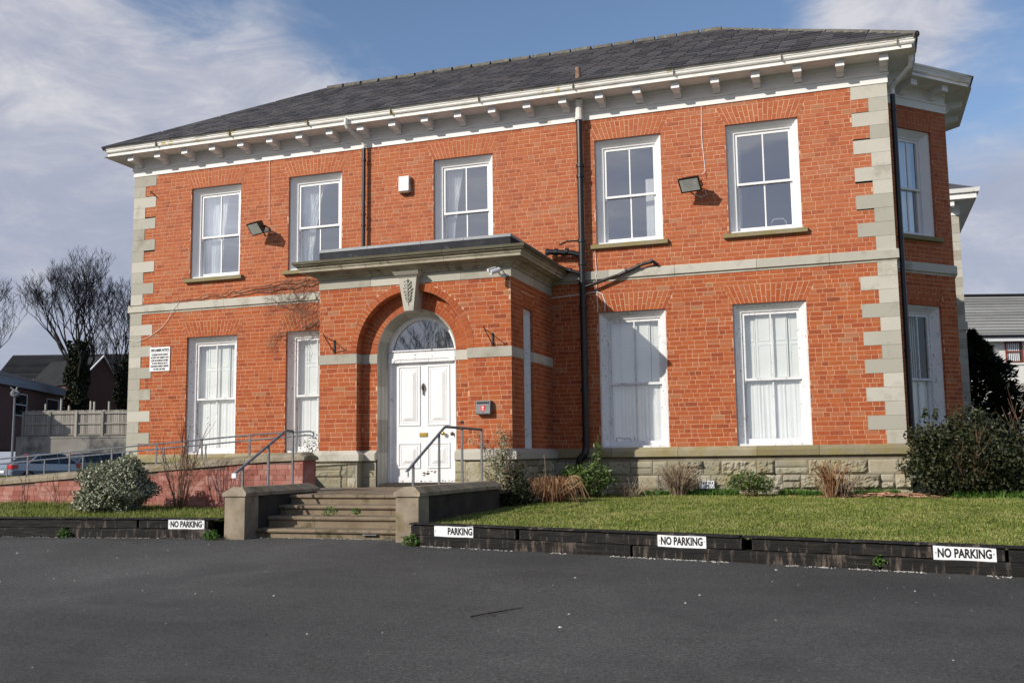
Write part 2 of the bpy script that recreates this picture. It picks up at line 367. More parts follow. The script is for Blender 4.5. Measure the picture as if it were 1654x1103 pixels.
def text_mb(txt, size, xs=1., bold=0., matk='ink', depth=.001):
    cu = bpy.data.curves.new('t', 'FONT'); cu.body = txt; cu.size = size; cu.extrude = depth; cu.offset = bold
    cu.align_x = 'CENTER'; cu.align_y = 'CENTER'; cu.resolution_u = 3
    o = bpy.data.objects.new('t', cu); scn.collection.objects.link(o)
    dg = bpy.context.evaluated_depsgraph_get(); dg.update()
    me = bpy.data.meshes.new_from_object(o.evaluated_get(dg)); bpy.data.objects.remove(o)
    pts = [(v.co.x*xs, -v.co.z, v.co.y) for v in me.vertices]; fs = [tuple(p.vertices) for p in me.polygons]
    bpy.data.meshes.remove(me); return pts, fs
def add_text(mb, txt, cx, y, cz, size, xs=1., bold=0., matk='ink', width=None):
    pts, fs = text_mb(txt, size, 1., bold)
    x0 = min(p[0] for p in pts); x1 = max(p[0] for p in pts); z0 = min(p[2] for p in pts); z1 = max(p[2] for p in pts)
    k = (width/(x1-x0)) if width else xs
    b = len(mb.v); mm = mb.mi(matk)
    mb.v.extend((cx+(p[0]-(x0+x1)/2)*k, y+p[1], cz+p[2]-(z0+z1)/2) for p in pts)
    for f in fs: mb.f.append(tuple(b+i for i in f)); mb.m.append(mm); mb.r.append(.5)
# ------------------------------------------------------------------ walls of bricks
def frame(ox, oy, ux, uy):
    l = math.hypot(ux, uy); ux /= l; uy /= l
    return lambda u, d, z: (ox+ux*u+uy*d, oy+uy*u-ux*d, z)
def minus(iv, cuts):
    for a, b in cuts:
        out = []
        for p, q in iv:
            if b <= p or a >= q: out.append((p, q)); continue
            if a > p: out.append((p, a))
            if b < q: out.append((b, q))
        iv = out
    return iv
def brick_wall(mb, fr, u0, u1, z0, z1, cuts, proud=.0025, J=.0105, course=.0764, bm='brick', mm='mortar', shortp=.42):
    n = max(1, round((z1-z0)/course)); h = (z1-z0)/n; B = mb.mi(bm); Mo = mb.mi(mm)
    for i in range(n):
        a = z0+i*h; b = a+h; zc = (a+b)/2
        iv = minus([(u0, u1)], cuts(zc))
        for p, q in iv:
            mb.face([fr(p, 0, a), fr(q, 0, a), fr(q, 0, b), fr(p, 0, b)], Mo)
        u = u0 - random.random()*.2
        while u < u1:
            L = .108 if random.random() < shortp else .216
            for p, q in iv:
                s, e = max(u, p), min(u+L, q)
                if e-s < .03: continue
                j = J*.5; pr = proud*random.uniform(.6, 1.3); tl = random.uniform(-.0009, .0009); r = random.random()
                jz = random.uniform(-.0015, .0015)
                A = [fr(s+j, pr+tl, a+j+jz), fr(e-j, pr-tl, a+j+jz), fr(e-j, pr-tl, b-j+jz), fr(s+j, pr+tl, b-j+jz)]
                C = [fr(s+j-.002, 0, a+j+jz-.002), fr(e-j+.002, 0, a+j+jz-.002), fr(e-j+.002, 0, b-j+jz+.002), fr(s+j-.002, 0, b-j+jz+.002)]
                k = len(mb.v); mb.v.extend(A+C)
                for f in ((0, 1, 2, 3), (4, 5, 1, 0), (5, 6, 2, 1), (6, 7, 3, 2), (7, 4, 0, 3)):
                    mb.f.append(tuple(k+x for x in f)); mb.m.append(B); mb.r.append(r)
            u += L
def reveal(mb, fr, u, z0, z1, depth, side, course=.0764):
    n = max(1, round((z1-z0)/course)); h = (z1-z0)/n; B = mb.mi('brick'); Mo = mb.mi('mortar')
    for i in range(n):
        a = z0+i*h; b = a+h; r = random.random()
        for m, p, q in ((Mo, a, a+.008), (B, a+.008, b)):
            P = [fr(u, .004, p), fr(u, -depth, p), fr(u, -depth, q), fr(u, .004, q)]
            mb.face(P if side > 0 else P[::-1], m, r)
def snap(z0, h):
    if z0 > 3: g = (6.014-3.18)/37; b = 3.18
    else: g = 2.98/39; b = 0.
    return b+round((z0+h-b)/g)*g-z0
def flat_arch(mb, fr, x0, x1, z0, h=.305, skew=.16, n=17):
    B = mb.mi('brick'); Mo = mb.mi('mortar'); h = snap(z0, h)
    mb.face([fr(x0-skew-.08, -.004, z0-.035), fr(x1+skew+.08, -.004, z0-.035), fr(x1+skew+.08, -.004, z0+h+.035), fr(x0-skew-.08, -.004, z0+h+.035)][:0] or [fr(x0-skew-.06, -.004, z0-.002), fr(x1+skew+.06, -.004, z0-.002), fr(x1+skew+.06, -.004, z0+h+.03), fr(x0-skew-.06, -.004, z0+h+.03)], Mo)
    a0, a1 = x0-skew, x1+skew
    mb.face([fr(x0-.004, .001, z0), fr(x1+.004, .001, z0), fr(a1, .001, z0+h), fr(a0, .001, z0+h)], Mo)
    mb.face([fr(x0, .002, z0), fr(x0, -.06, z0), fr(x1, -.06, z0), fr(x1, .002, z0)], B)
    P = lambda s, t, d: fr((x0+(x1-x0)*s)*(1-t)+(a0+(a1-a0)*s)*t, d, z0+h*t)
    for i in range(n):
        s0 = i/n+.0042; s1 = (i+1)/n-.0042
        sp = .33 if i % 2 else .66
        for t0, t1 in ((0.0, sp-.015), (sp+.015, .985)):
            if abs(i-n/2) > n*.22 and False: continue
            r = random.uniform(.15, .95); pr = .0035+random.uniform(-.0005, .001)
            A = [P(s0, t0, pr), P(s1, t0, pr), P(s1, t1, pr), P(s0, t1, pr)]; C = [P(s0, t0, 0), P(s1, t0, 0), P(s1, t1, 0), P(s0, t1, 0)]
            k = len(mb.v); mb.v.extend(A+C)
            for f in ((0, 1, 2, 3), (4, 5, 1, 0), (5, 6, 2, 1), (6, 7, 3, 2), (7, 4, 0, 3)):
                mb.f.append(tuple(k+x for x in f)); mb.m.append(B); mb.r.append(r)
def arch_cut(z, x0, x1, z0, h=.305, skew=.16):
    h = snap(z0, h)
    if z0 <= z < z0+h:
        t = (z-z0)/h; return [(x0-skew*t, x1+skew*t)]
    return []
# ------------------------------------------------------------------ the house
ZF, ZS0, ZS1 = 6.014, 2.98, 3.18
W = 15.36
UP = [1.495, 3.868, 7.09, 10.308, 12.682]; GR = [1.468, 3.850, 10.310, 12.686]
WW = 1.222; UZ0, UZ1, GZ1 = 3.664, 5.609, 2.423
house = thing('brick_house', (7.68, 0, -.8), 'two-storey Victorian red brick house with slate roof, stone quoins and arched porch', 'house')
F0 = frame(0, 0, 1, 0)
def quoin_w(i, n, z_rel_from_top_wide): return i
QN = [.30, .575]
def quoins():
    out = []
    for k in range(13): out.append((k*ZS0/13, (k+1)*ZS0/13, QN[0 if k % 2 == 0 else 1]))
    h = (ZF-ZS1)/12
    for k in range(12): out.append((ZS1+k*h, ZS1+(k+1)*h, QN[0 if k % 2 == 0 else 1]))
    return out
QL = quoins()
def qw(z):
    for a, b, ww in QL:
        if a <= z < b: return ww
    return 0
def cuts_front(z):
    c = [(-1, qw(z)), (W-qw(z), W+1)]
    if ZS0 <= z < ZS1: return [(-1, 99)]
    for x in UP:
        if UZ0 <= z < UZ1: c.append((x, x+WW))
        c += arch_cut(z, x, x+WW, UZ1)
    for x in GR:
        if 0 <= z < GZ1: c.append((x, x+WW))
        c += arch_cut(z, x, x+WW, GZ1)
    if z < 2.9: c.append((5.95, 9.41))
    return c
mb = MB('brick', 'mortar')
brick_wall(mb, F0, 0, W, 0, ZS0, cuts_front); brick_wall(mb, F0, 0, W, ZS1, ZF, cuts_front)
for x, z0, z1 in [(x, UZ0, UZ1) for x in UP]+[(x, 0, GZ1) for x in GR]:
    reveal(mb, F0, x, z0, z1, .06, 1); reveal(mb, F0, x+WW, z0, z1, .06, -1); flat_arch(mb, F0, x, x+WW, z1)
obj('wall', mb, house)
# left return wall, side walls, back: plainer
FL = frame(0, 6, 0, -1)
mb = MB('brick', 'mortar')
brick_wall(mb, FL, 0, 6, 0, ZS0, lambda z: [(6-QN[1]+.1, 9)]); brick_wall(mb, FL, 0, 6, ZS1, ZF, lambda z: [(6-QN[1]+.1, 9)])
obj('side_wall', mb, house)
mb = MB('farbrick')
def plainwall(mb, p, q, z0, z1, m=0): mb.face([(p[0], p[1], z0), (q[0], q[1], z0), (q[0], q[1], z1), (p[0], p[1], z1)], m)
for p, q in (((W, 5), (W, 6)), ((W, 6), (0, 6)), ((16.41, 2.06), (16.41, 3.95)), ((16.41, 3.95), (W, 5))): plainwall(mb, p, q, -1, ZF)
plainwall(mb, (14, 6), (14, 10.7), -1, ZF); plainwall(mb, (4, 10.7), (4, 6), -1, ZF); plainwall(mb, (2, 10.7), (17.38, 10.7), -1, ZF)
plainwall(mb, (17.38, 10.7), (17.38, 16), -1, ZF); plainwall(mb, (17.38, 16), (2, 16), -1, ZF); plainwall(mb, (2, 16), (2, 10.7), -1, ZF)
obj('rear_wall', mb, house)
# bay
BX0, BY0 = W, 1.0
FB = frame(BX0, BY0, 1, 1.01); BL = 1.49
BA = math.atan2(1.01, 1)
bw0, bw1 = .265, 1.087
def cuts_bay(z):
    if ZS0 <= z < ZS1: return [(-9, 9)]
    c = []
    if UZ0 <= z < UZ1 or 0 <= z < GZ1: c.append((bw0, bw1))
    c += arch_cut(z, bw0, bw1, UZ1, .305, .1)+arch_cut(z, bw0, bw1, GZ1, .305, .1)
    return c
mb = MB('brick', 'mortar')
brick_wall(mb, FB, 0, BL, 0, ZS0, cuts_bay); brick_wall(mb, FB, 0, BL, ZS1, ZF, cuts_bay)
FR = frame(W, 0, 0, 1)
brick_wall(mb, FR, 0, 1.0, 0, ZS0, lambda z: [(-1, .3)]); brick_wall(mb, FR, 0, 1.0, ZS1, ZF, lambda z: [(-1, .3)])
for z0, z1 in ((UZ0, UZ1), (0, GZ1)):
    reveal(mb, FB, bw0, z0, z1, .06, 1); reveal(mb, FB, bw1, z0, z1, .06, -1); flat_arch(mb, FB, bw0, bw1, z1, .305, .1, 11)
obj('bay_wall', mb, house)
# quoin stones
def quoin_mesh(side):
    mb = MB('stone', 'rock_joint')
    for a, b, ww in QL:
        r = random.random(); g = .004
        x0, x1 = (0, ww) if side < 0 else (W-ww, W)
        mb.box(x0-(.006 if side < 0 else -g/2), x1+(.006 if side > 0 else -g/2), -.009, .30, a+g/2, b-g/2, 0, r)
    x0, x1 = (0, .3) if side < 0 else (W-.3, W)
    mb.box(x0+.002, x1-.002, -.003, .28, 0, ZS0, 1); mb.box(x0+.002, x1-.002, -.003, .28, ZS1, ZF, 1)
    return mb
obj('quoin_stones', quoin_mesh(-1), house); obj('quoin_stones', quoin_mesh(1), house)
MAIN = [(0, 0), (W, 0), (W, 1.0), (16.41, 2.06), (16.41, 3.95), (W, 5.0), (W, 6), (0, 6)]
# string course with joints: stones laid end to end
mb = MB('stone')
def course_stones(mb, path, prof, seg=1.15, m=0, g=.003, closed=True):
    n = len(path)
    for i in range(n if closed else n-1):
        a = Vector(path[i]); b = Vector(path[(i+1) % n]); L = (b-a).length; k = max(1, round(L/seg)); d = (b-a)/L
        def mit(j):
            p = Vector(path[j % n]); ok0 = closed or j > 0; ok1 = closed or j < n-1; nn = []
            if ok0: e = (p-Vector(path[j-1])).normalized(); nn.append(Vector((e.y, -e.x)))
            if ok1: e = (Vector(path[(j+1) % n])-p).normalized(); nn.append(Vector((e.y, -e.x)))
            return nn[0] if len(nn) == 1 else (nn[0]+nn[1])/(1+nn[0].dot(nn[1]))
        nrm = Vector((d.y, -d.x)); us = [0]+[L*(j+random.uniform(-.2, .2))/k for j in range(1, k)]+[L]
        for j in range(k):
            o0 = mit(i) if j == 0 else nrm; o1 = mit(i+1) if j == k-1 else nrm
            p0 = a+d*(us[j]+(g if j else 0)); p1 = a+d*(us[j+1]-(g if j < k-1 else 0)); r = random.random()
            A = [(p0.x+o0.x*o, p0.y+o0.y*o, z) for o, z in prof]; B = [(p1.x+o1.x*o, p1.y+o1.y*o, z) for o, z in prof]
            for q in range(len(prof)-1): mb.face([A[q], B[q], B[q+1], A[q+1]], m, r)
            mb.face(A[::-1], m, r); mb.face(B, m, r)
course_stones(mb, MAIN, [(-.05, 2.98), (.012, 2.98), (.012, 3.008), (.045, 3.025), (.045, 3.165), (.03, 3.18), (-.05, 3.195)])
obj('string_course', mb, house)
# plinth: chamfered ledge over rock-faced blocks
mb = MB('mossy')
PL_TOP = -.16
for path in ([(5.93, 0), (0, 0)][::-1], [(9.43, 0), (W, 0), (W, 1.0), (16.41, 2.06), (16.41, 3.95)]):
    mb = MB('mossy')
    course_stones(mb, path, [(.07, -.175), (.10, -.16), (.10, -.065), (.02, 0), (-.3, .0)], 1.3, closed=False)
    obj('plinth_ledge', mb, house)
def rock_blocks(mb, fr, u0, u1, z0, z1, depth=.075, base=.04, bm='rock', cell=7):
    rows = []; z = z1
    B = mb.mi(bm); J = mb.mi('rock_joint')
    mb.face([fr(u0, base-.012, z0), fr(u1, base-.012, z0), fr(u1, base-.012, z1), fr(u0, base-.012, z1)], J)
    hs = [.0]; H = z1-z0
    while hs[-1] < H-.08:
        hs.append(min(H, hs[-1]+random.choice((.14, .18, .24, .27))))
    if H-hs[-2] < .13 and len(hs) > 2: hs.pop(-2)
    for r0, r1 in zip(hs, hs[1:]):
        u = u0
        while u < u1-.001:
            L = random.uniform(.20, .66)
            if u1-u-L < .15: L = u1-u
            subs = [(r0, r1)] if random.random() < .72 or r1-r0 < .19 else [(r0, (r0+r1)/2), ((r0+r1)/2, r1)]
            for a, b in subs:
                nx, nz = max(4, int(L/.032)), max(4, int((b-a)/.032)); rr_ = random.random(); amp = depth*random.uniform(.3, 1.); g = .005
                rough = random.random() < .75; ph = rng.normal(0, 1, (nz+1, nx+1)); ph = ph*.6+(np.roll(ph, 1, 0)+np.roll(ph, 1, 1))*.5+np.linspace(rng.normal(0, 1.2), rng.normal(0, 1.2), nx+1)[None, :]+np.linspace(rng.normal(0, 1.), rng.normal(0, 1.), nz+1)[:, None]
                k = len(mb.v)
                for jz in range(nz+1):
                    for jx in range(nx+1):
                        e = min(jx/nx, 1-jx/nx, .14)*min(jz/nz, 1-jz/nz, .2)/.028
                        d = base + max(0, amp*(min(1, e*2.2))*(.75+.30*ph[jz, jx]) if rough else (.012 if e > 0 else 0))
                        mb.v.append(fr(u+g+(L-2*g)*jx/nx, d, z0+a+g+(b-a-2*g)*jz/nz))
                for jz in range(nz):
                    for jx in range(nx):
                        q = k+jz*(nx+1)+jx; mb.f.append((q, q+1, q+nx+2, q+nx+1)); mb.m.append(B); mb.r.append(rr_)
                c = [fr(uu_, dd, zz) for dd in (base-.012, base) for uu_, zz in ((u+g, z0+a+g), (u+L-g, z0+a+g), (u+L-g, z0+b-g), (u+g, z0+b-g))]
                kk = len(mb.v); mb.v.extend(c)
                for f in ((0, 1, 5, 4), (1, 2, 6, 5), (2, 3, 7, 6), (3, 0, 4, 7)): mb.f.append(tuple(kk+x for x in f)); mb.m.append(B); mb.r.append(rr_)
            u += L
mb = MB('rock', 'rock_joint')
rock_blocks(mb, F0, 0, 5.93, -1.0, PL_TOP-.012); obj('plinth', mb, house); mb = MB('rock', 'rock_joint'); rock_blocks(mb, F0, 9.43, W+.05, -1.0, PL_TOP-.012)
rock_blocks(mb, FR, -.05, 1.0, -1.0, PL_TOP-.012); rock_blocks(mb, FB, 0, BL, -1.0, PL_TOP-.012)
obj('plinth', mb, house)
# frieze and soffit
mb = MB('eaves')
mb.sweep(MAIN, [(0, ZF-.004), (.022, ZF-.004), (.022, ZF+.125), (.045, ZF+.14), (.045, ZF+.165), (.014, ZF+.175), (.014, 6.33), (.035, 6.34), (.035, 6.387), (.46, 6.387)])
obj('frieze', mb, house)
mb = MB('gutter')
mb.sweep(MAIN, [(.375, 6.389), (.375, 6.385), (.402, 6.385), (.402, 6.49), (.38, 6.50)])
obj('fascia', mb, house)
mb = MB('gutter')
mb.sweep(MAIN, [(.404, 6.485), (.43, 6.48), (.447, 6.50), (.447, 6.53), (.459, 6.54), (.459, 6.565), (.477, 6.575), (.485, 6.605), (.465, 6.605), (.445, 6.56), (.404, 6.55)])
for i in range(9):
    x = .9+i*1.83
    mb.box(x-.005, x+.005, -.488, -.41, 6.477, 6.608, 'rock_joint')
obj('gutter', mb, house)
# brackets
def bracket_mesh():
    mb = MB('white')
    mb.prism([(-.014, 6.19), (-.05, 6.19), (-.10, 6.215), (-.13, 6.255), (-.30, 6.262), (-.34, 6.268), (-.34, 6.389), (-.014, 6.389)][::-1], 'x', -.062, .062)
    mb.prism([(-.30, 6.265), (-.355, 6.275), (-.355, 6.384), (-.30, 6.384)][::-1], 'x', -.072, .072)
    return mb.mesh('bracket')
bm_ = bracket_mesh()
for i in range(23):
    obj('eaves_bracket', bm_, house, (.16+i*.6895, 0, 0))
for u in (.35, 1.12):
    p = FB(u, 0, 0); obj('eaves_bracket', bm_, house, p, BA)
for y in (2.6, 3.4): obj('eaves_bracket', bm_, house, (16.41, y, 0), R(90))
obj('eaves_bracket', bm_, house, (W, .62, 0), R(90))
for y in (.4, 1.2, 2.0, 2.8, 3.6, 4.4, 5.2, 5.8): obj('eaves_bracket', bm_, house, (0, y, 0), R(-90))
# roof
E0 = -.50; EZ = 6.585; RZ = 8.68; RY = 3.0
HR = [(E0, E0), (W+.5, E0), (W+.5, 6.5), (E0, 6.5)]; RL, RRt = (3.0, RY), (12.36, RY)
mb = MB('slate')
def slates(mb, a, b, c, d, exp=.20, wdt=.30, m=0):
    a, b, c, d = map(Vector, (a, b, c, d)); mb.face([tuple(x) for x in (a, b, c, d)], m, .3)
    nrm = (b-a).cross(d-a).normalized(); up_ = nrm.cross((b-a).normalized()); H = abs((d-a).dot(up_)); n = int(H/exp)
    uh = (b-a).normalized()
    for i in range(n):
        t = i/n; t1 = (i+1.15)/n
        L0 = a.lerp(d, t); R0 = b.lerp(c, t); dl = (d-a)/n; 
        u = -random.random()*wdt*.2 + (i % 2)*wdt/2; Lw = (R0-L0).length
        while u < Lw:
            u1 = min(u+wdt-.012, Lw); u0 = max(u, 0)
            if u1-u0 > .05:
                th = .020+random.uniform(-.003, .006); r = random.random()
                jit = random.uniform(-.008, .008); p0 = L0+uh*u0-up_*jit; p1 = L0+uh*u1-up_*(jit+random.uniform(-.004, .004)); s = up_*(H/n*1.15)
                L1 = a.lerp(d, min(1, t1)); R1 = b.lerp(c, min(1, t1)); q0 = max(u0, (L1-L0).dot(uh)); q1 = min(u1, (R1-L0).dot(uh))
                if q1 <= q0: q0 = q1 = min(max((q0+q1)/2, (L1-L0).dot(uh)), (R1-L0).dot(uh))
                A = [p0+nrm*th, p1+nrm*th, L0+uh*q1+s+nrm*.003, L0+uh*q0+s+nrm*.003]
                mb.face([tuple(q) for q in A], m, r)
                mb.face([tuple(q) for q in (p0+nrm*.001, p1+nrm*.001, p1+nrm*th, p0+nrm*th)], m, r)
                pass
            u += wdt
def P3(p, z): return (p[0], p[1], z)
slates(mb, P3(HR[0], EZ), P3(HR[1], EZ), P3(RRt, RZ), P3(RL, RZ))
slates(mb, P3(HR[3], EZ), P3(HR[0], EZ), P3(RL, RZ), P3((RL[0]-.001, RY+.001), RZ))
slates(mb, P3(HR[1], EZ), P3(HR[2], EZ), P3((RRt[0], RY+.001), RZ), P3(RRt, RZ))
mb.face([P3(HR[2], EZ), P3(HR[3], EZ), P3(RL, RZ), P3(RRt, RZ)], 0)
# roofs over the bay and the rear range
bp = [(W, .5), (16.62, 1.62), (16.92, 1.85), (16.92, 4.16), (W, 5.7)]
for p, q in zip(bp, bp[1:]): mb.face([P3(p, EZ), P3(q, EZ), (14.6, 3.0, 7.55)], 0)
mb.face([(4, 6, EZ), (14.4, 6, EZ), (14.4, 11, EZ), (4, 11, EZ)], 0)
e = 10.22
for f in ([(1.5, e), (17.88, e), (15, 13.4), (4.5, 13.4)], [(17.88, e), (17.88, 16.5), (15, 13.4), (15, 13.4)], [(17.88, 16.5), (1.5, 16.5), (4.5, 13.4), (15, 13.4)], [(1.5, 16.5), (1.5, e), (4.5, 13.4), (4.5, 13.4)]):
    if f[2] == f[3]: mb.face([P3(f[0], EZ), P3(f[1], EZ), P3(f[2], 8.2)], 0)
    else: mb.face([P3(f[0], EZ), P3(f[1], EZ), P3(f[2], 8.2), P3(f[3], 8.2)], 0)
roof = obj('roof', mb, house)
mb = MB('ridge')
def ridge(mb, a, b, r=.085, seg=.45, m=0):
    a, b = Vector(a), Vector(b); n = max(1, int((b-a).length/seg))
    for i in range(n):
        p = a.lerp(b, i/n+.004); q = a.lerp(b, (i+1)/n-.002); j = Vector((0, 0, random.uniform(-.004, .004)))
        mb.tube([p+j, q+j], [r, r], 8, m)
ridge(mb, P3(RL, RZ-.03), P3(RRt, RZ-.03), .10)
obj('ridge_tiles', mb, roof)
mb = MB('slate'); ridge(mb, P3(HR[0], EZ-.02), P3(RL, RZ-.02), .045, 1.2); obj('hip_tiles', mb, roof)
mb = MB('ridge'); ridge(mb, P3(HR[1], EZ-.01), P3(RRt, RZ-.02), .06, 1.0); obj('hip_tiles', mb, roof)
# eaves, quoins and band of the rear wing
WG = [(2, 10.7), (17.38, 10.7), (17.38, 16), (2, 16)]
mb = MB('eaves')
mb.sweep(WG, [(0, ZF), (.03, ZF), (.03, 6.16), (.014, 6.17), (.014, 6.35), (.42, 6.35), (.42, 6.49), (.48, 6.50), (.51, 6.605), (.40, 6.59)])
for i in range(4):
    x = 17.2-i*.69; mb.box(x-.07, x+.07, 10.35, 10.69, 6.2, 6.36, 0)
obj('rear_eaves', mb, house)
mb = MB('stone')
for a, b, ww in QL: mb.box(17.38-ww, 17.39, 10.69, 10.69+.3, a+.003, b-.003, 0)
mb.box(15, 17.43, 10.65, 10.75, ZS0, ZS1, 0); obj('rear_quoin_stones', mb, house)
# interior shell so that nothing shines through: floors and back partition
mb = MB('interior')
mb.face([(.05, 4.2, -.3), (W, 4.2, -.3), (W, 4.2, 6.3), (.05, 4.2, 6.3)], 0)
for z in (-.35, 2.95, 6.28): mb.face([(.05, .30, z), (W, .30, z), (W, 5.9, z), (.05, 5.9, z)], 0)
for x in (3.3, 6.2, 9.6, 12.1): mb.face([(x, .45, -.35), (x, 4.2, -.35), (x, 4.2, 6.28), (x, .45, 6.28)], 0)
mb.face([(16.3, 2.2, -.35), (15, 5, -.35), (15, 5, 6.28), (16.3, 2.2, 6.28)], 0)
obj('room_partitions', mb, house)
# ------------------------------------------------------------------ windows
def window_meshes(w, h, old, kind):
    P = 'oldwhite' if old else 'white'; d = {}
    mb = MB(P)           # splayed casing
    c = .13; y0, y1 = .05, .165
    def ring(o0, ya, o1, yb, zb0=None):
        a = [(o0, ya, o0*0), (w-o0, ya, 0), (w-o0, ya, h-o0), (o0, ya, h-o0)]
        b = [(o1, yb, 0), (w-o1, yb, 0), (w-o1, yb, h-o1), (o1, yb, h-o1)]
        mb.face([a[0], b[0], b[3], a[3]], 0); mb.face([a[1], a[2], b[2], b[1]], 0); mb.face([a[3], b[3], b[2], a[2]], 0)
    ring(0, .042, .028, .042); ring(.028, .042, .034, .055); ring(.034, .055, c-.02, .150); ring(c-.02, .150, c, .155); ring(c, .155, c, .27)
    mb.box(0, w, .045, .27, -.001, .035, 0)
    mb.face([(c, .26, .02), (0, .26, .02), (0, .26, h), (c, .26, h)], 0); mb.face([(w, .26, .02), (w-c, .26, .02), (w-c, .26, h), (w, .26, h)], 0)
    mb.face([(0, .26, h), (w, .26, h), (w, .26, h-c), (0, .26, h-c)], 0)
    d['casing'] = mb
    x0, x1 = c, w-c; zb, zt = .035, h-c; zm = zb+(zt-zb)*.485; st = .045; rl = .05
    def sash(z0, z1, y, bot, top):
        m = MB(P)
        m.box(x0, x0+st, y, y+.035, z0, z1, 0); m.box(x1-st, x1, y, y+.035, z0, z1, 0)
        m.box(x0+st, x1-st, y, y+.035, z0, z0+bot, 0); m.box(x0+st, x1-st, y, y+.035, z1-top, z1, 0)
        m.box((x0+x1)/2-.012, (x0+x1)/2+.012, y+.004, y+.031, z0+bot, z1-top, 0); return m
    d['upper_sash'] = sash(zm-.02, zt, .178, .04, rl)
    low = sash(zb, zm+.025, .218, .085, .035); low.box(x0, x0+.03, .19, .218, zm-.06, zm-.02, 0); d['lower_sash'] = low
    G = 'glass' if not old else 'clearglass' if w > 1 else 'bayglass'
    g = MB(G); g.face([(x0+.03, .196, zm), (x1-.03, .196, zm), (x1-.03, .196, zt-.03), (x0+.03, .196, zt-.03)], 0)
    g.face([(x0+.03, .236, zb+.05), (x1-.03, .236, zb+.05), (x1-.03, .236, zm), (x0+.03, .236, zm)], 0)
    d['glass_pane'] = g
    return d, (x0, x1, zb, zm, zt)
def pleats(mb, x0, x1, z0, z1, y, amp=.02, wl=.06, m=0, lean=0., gather=0.):
    n = max(6, int((x1-x0)/wl*6)); K = 6; prev = None; ph = random.random()*6
    xs = np.linspace(x0, x1, n); jit = rng.normal(0, .55, n).cumsum(); am = .35+.65*np.abs(np.sin(xs*9+random.random()*6)*np.sin(xs*23+2))
    for k in range(K+1):
        t = k/K; row = []
        for i, x in enumerate(xs):
            xx = x+lean*(t)*(x-x0)/(x1-x0+1e-6) if lean else x
            row.append((xx, y+amp*am[i]*math.sin(ph+2*math.pi*x/wl+jit[i])+.004*math.sin(t*3+i*.4), z0+(z1-z0)*t))
        if prev:
            for i in range(n-1): mb.face([prev[i], prev[i+1], row[i+1], row[i]], m, .5)
        prev = row
def shutters(mb, x0, x1, z0, z1, y):
    n = 4; wd = (x1-x0)/n
    for i in range(n):
        a = x0+i*wd+.004; b = a+wd-.008; yy = y+(.03 if i in (0, 3) else 0)
        mb.box(a, b, yy, yy+.03, z0, z1, 0)
        zm = z0+(z1-z0)*.52
        for p, q in ((z0+.06, zm-.03), (zm+.03, z1-.05)):
            mb.box(a+.025, a+.040, yy-.009, yy, p, q, 0); mb.box(b-.040, b-.025, yy-.009, yy, p, q, 0)
            mb.box(a+.04, b-.04, yy-.009, yy, p, p+.012, 0); mb.box(a+.04, b-.04, yy-.009, yy, q-.012, q, 0)
def place_window(parent, loc, rz, w, h, old, extra, label=None, sill=True, cache={}):
    key = (round(w, 3), round(h, 3), old)
    if key not in cache:
        d, dims = window_meshes(w, h, old, None); cache[key] = ({k: v.mesh(k) for k, v in d.items()}, dims)
        if sill:
            s = MB('mossy'); s.prism([(-.085, -.085), (-.085, -.012), (.045, .0), (.045, -.09), (-.05, -.09)], 'x', -.09, w+.09); cache[key][0]['stone_sill'] = s.mesh('stone_sill')
    ms, dims = cache[key]
    win = obj('window', ms['casing'], parent, loc, rz)
    if label: win['label'] = label
    M = Matrix.Translation(loc) @ Matrix.Rotation(rz, 4, 'Z')
    for k in ('upper_sash', 'lower_sash', 'glass_pane', 'stone_sill'):
        if k in ms: obj(k, ms[k], win, loc, rz)
    if extra:
        for nm, mbx in extra(dims): obj(nm, mbx, win, loc, rz)
def ex_drape(f, right=False, wid=.45, bottom=.3):
    def e(d):
        x0, x1, zb, zm, zt = d; mb = MB('curtain'); K = 8; n = 30; prev = None
        for k in range(K+1):
            t = k/K; ww = bottom+(wid-bottom)*t**1.5
            row = []
            for i in range(n):
                s = i/(n-1); x = (x0+s*ww) if not right else (x1-s*ww)
                row.append((x, .36+.018*math.sin(s*ww*95)+.01*math.sin(s*31), zb+(zt-zb)*t))
            if prev:
                for i in range(n-1): mb.face([prev[i], prev[i+1], row[i+1], row[i]], 0, .5)
            prev = row
        return [('curtain', mb)]
    return e
def ex_none(d): return []
def ex_panel(d):
    x0, x1, zb, zm, zt = d; mb = MB('curtain'); pleats(mb, x1-.24, x1+.05, zb, zb+1.2, .40, .008, .09); return [('curtain', mb)]
def ex_chair(d):
    x0, x1, zb, zm, zt = d; mb = MB('curtain'); pleats(mb, x0-.02, x0+.07, zb, zt, .36, .01, .05)
    c = MB('white'); cx = x1-.27
    c.tube([(cx-.13, .34, zb-.1), (cx-.13, .34, zb+.17), (cx-.09, .34, zb+.23), (cx+.07, .34, zb+.23), (cx+.12, .34, zb+.17), (cx+.13, .34, zb-.1)], .008, 6)
    return [('curtain', mb), ('chair_frame', c)]
def ex_shut(d):
    x0, x1, zb, zm, zt = d; mb = MB('shutter'); shutters(mb, x0-.06, x1+.06, zm-.03, zt+.08, .272)
    c = MB('curtain'); pleats(c, x0-.05, x1+.05, zb, zm, .285, .008, .075); return [('shutter', mb), ('curtain', c)]
ups = [(ex_drape(0, False, .55, .40)), (ex_drape(0, False, .50, .22)), (ex_drape(0, False, .36, .14)), ex_panel, ex_chair]
for x, ex in zip(UP, ups): place_window(house, (x, 0, UZ0), 0, WW, UZ1-UZ0, False, ex)
for x in GR: place_window(house, (x, 0, 0), 0, WW, GZ1, True, ex_shut, sill=False)
pb = FB(bw0, 0, 0)
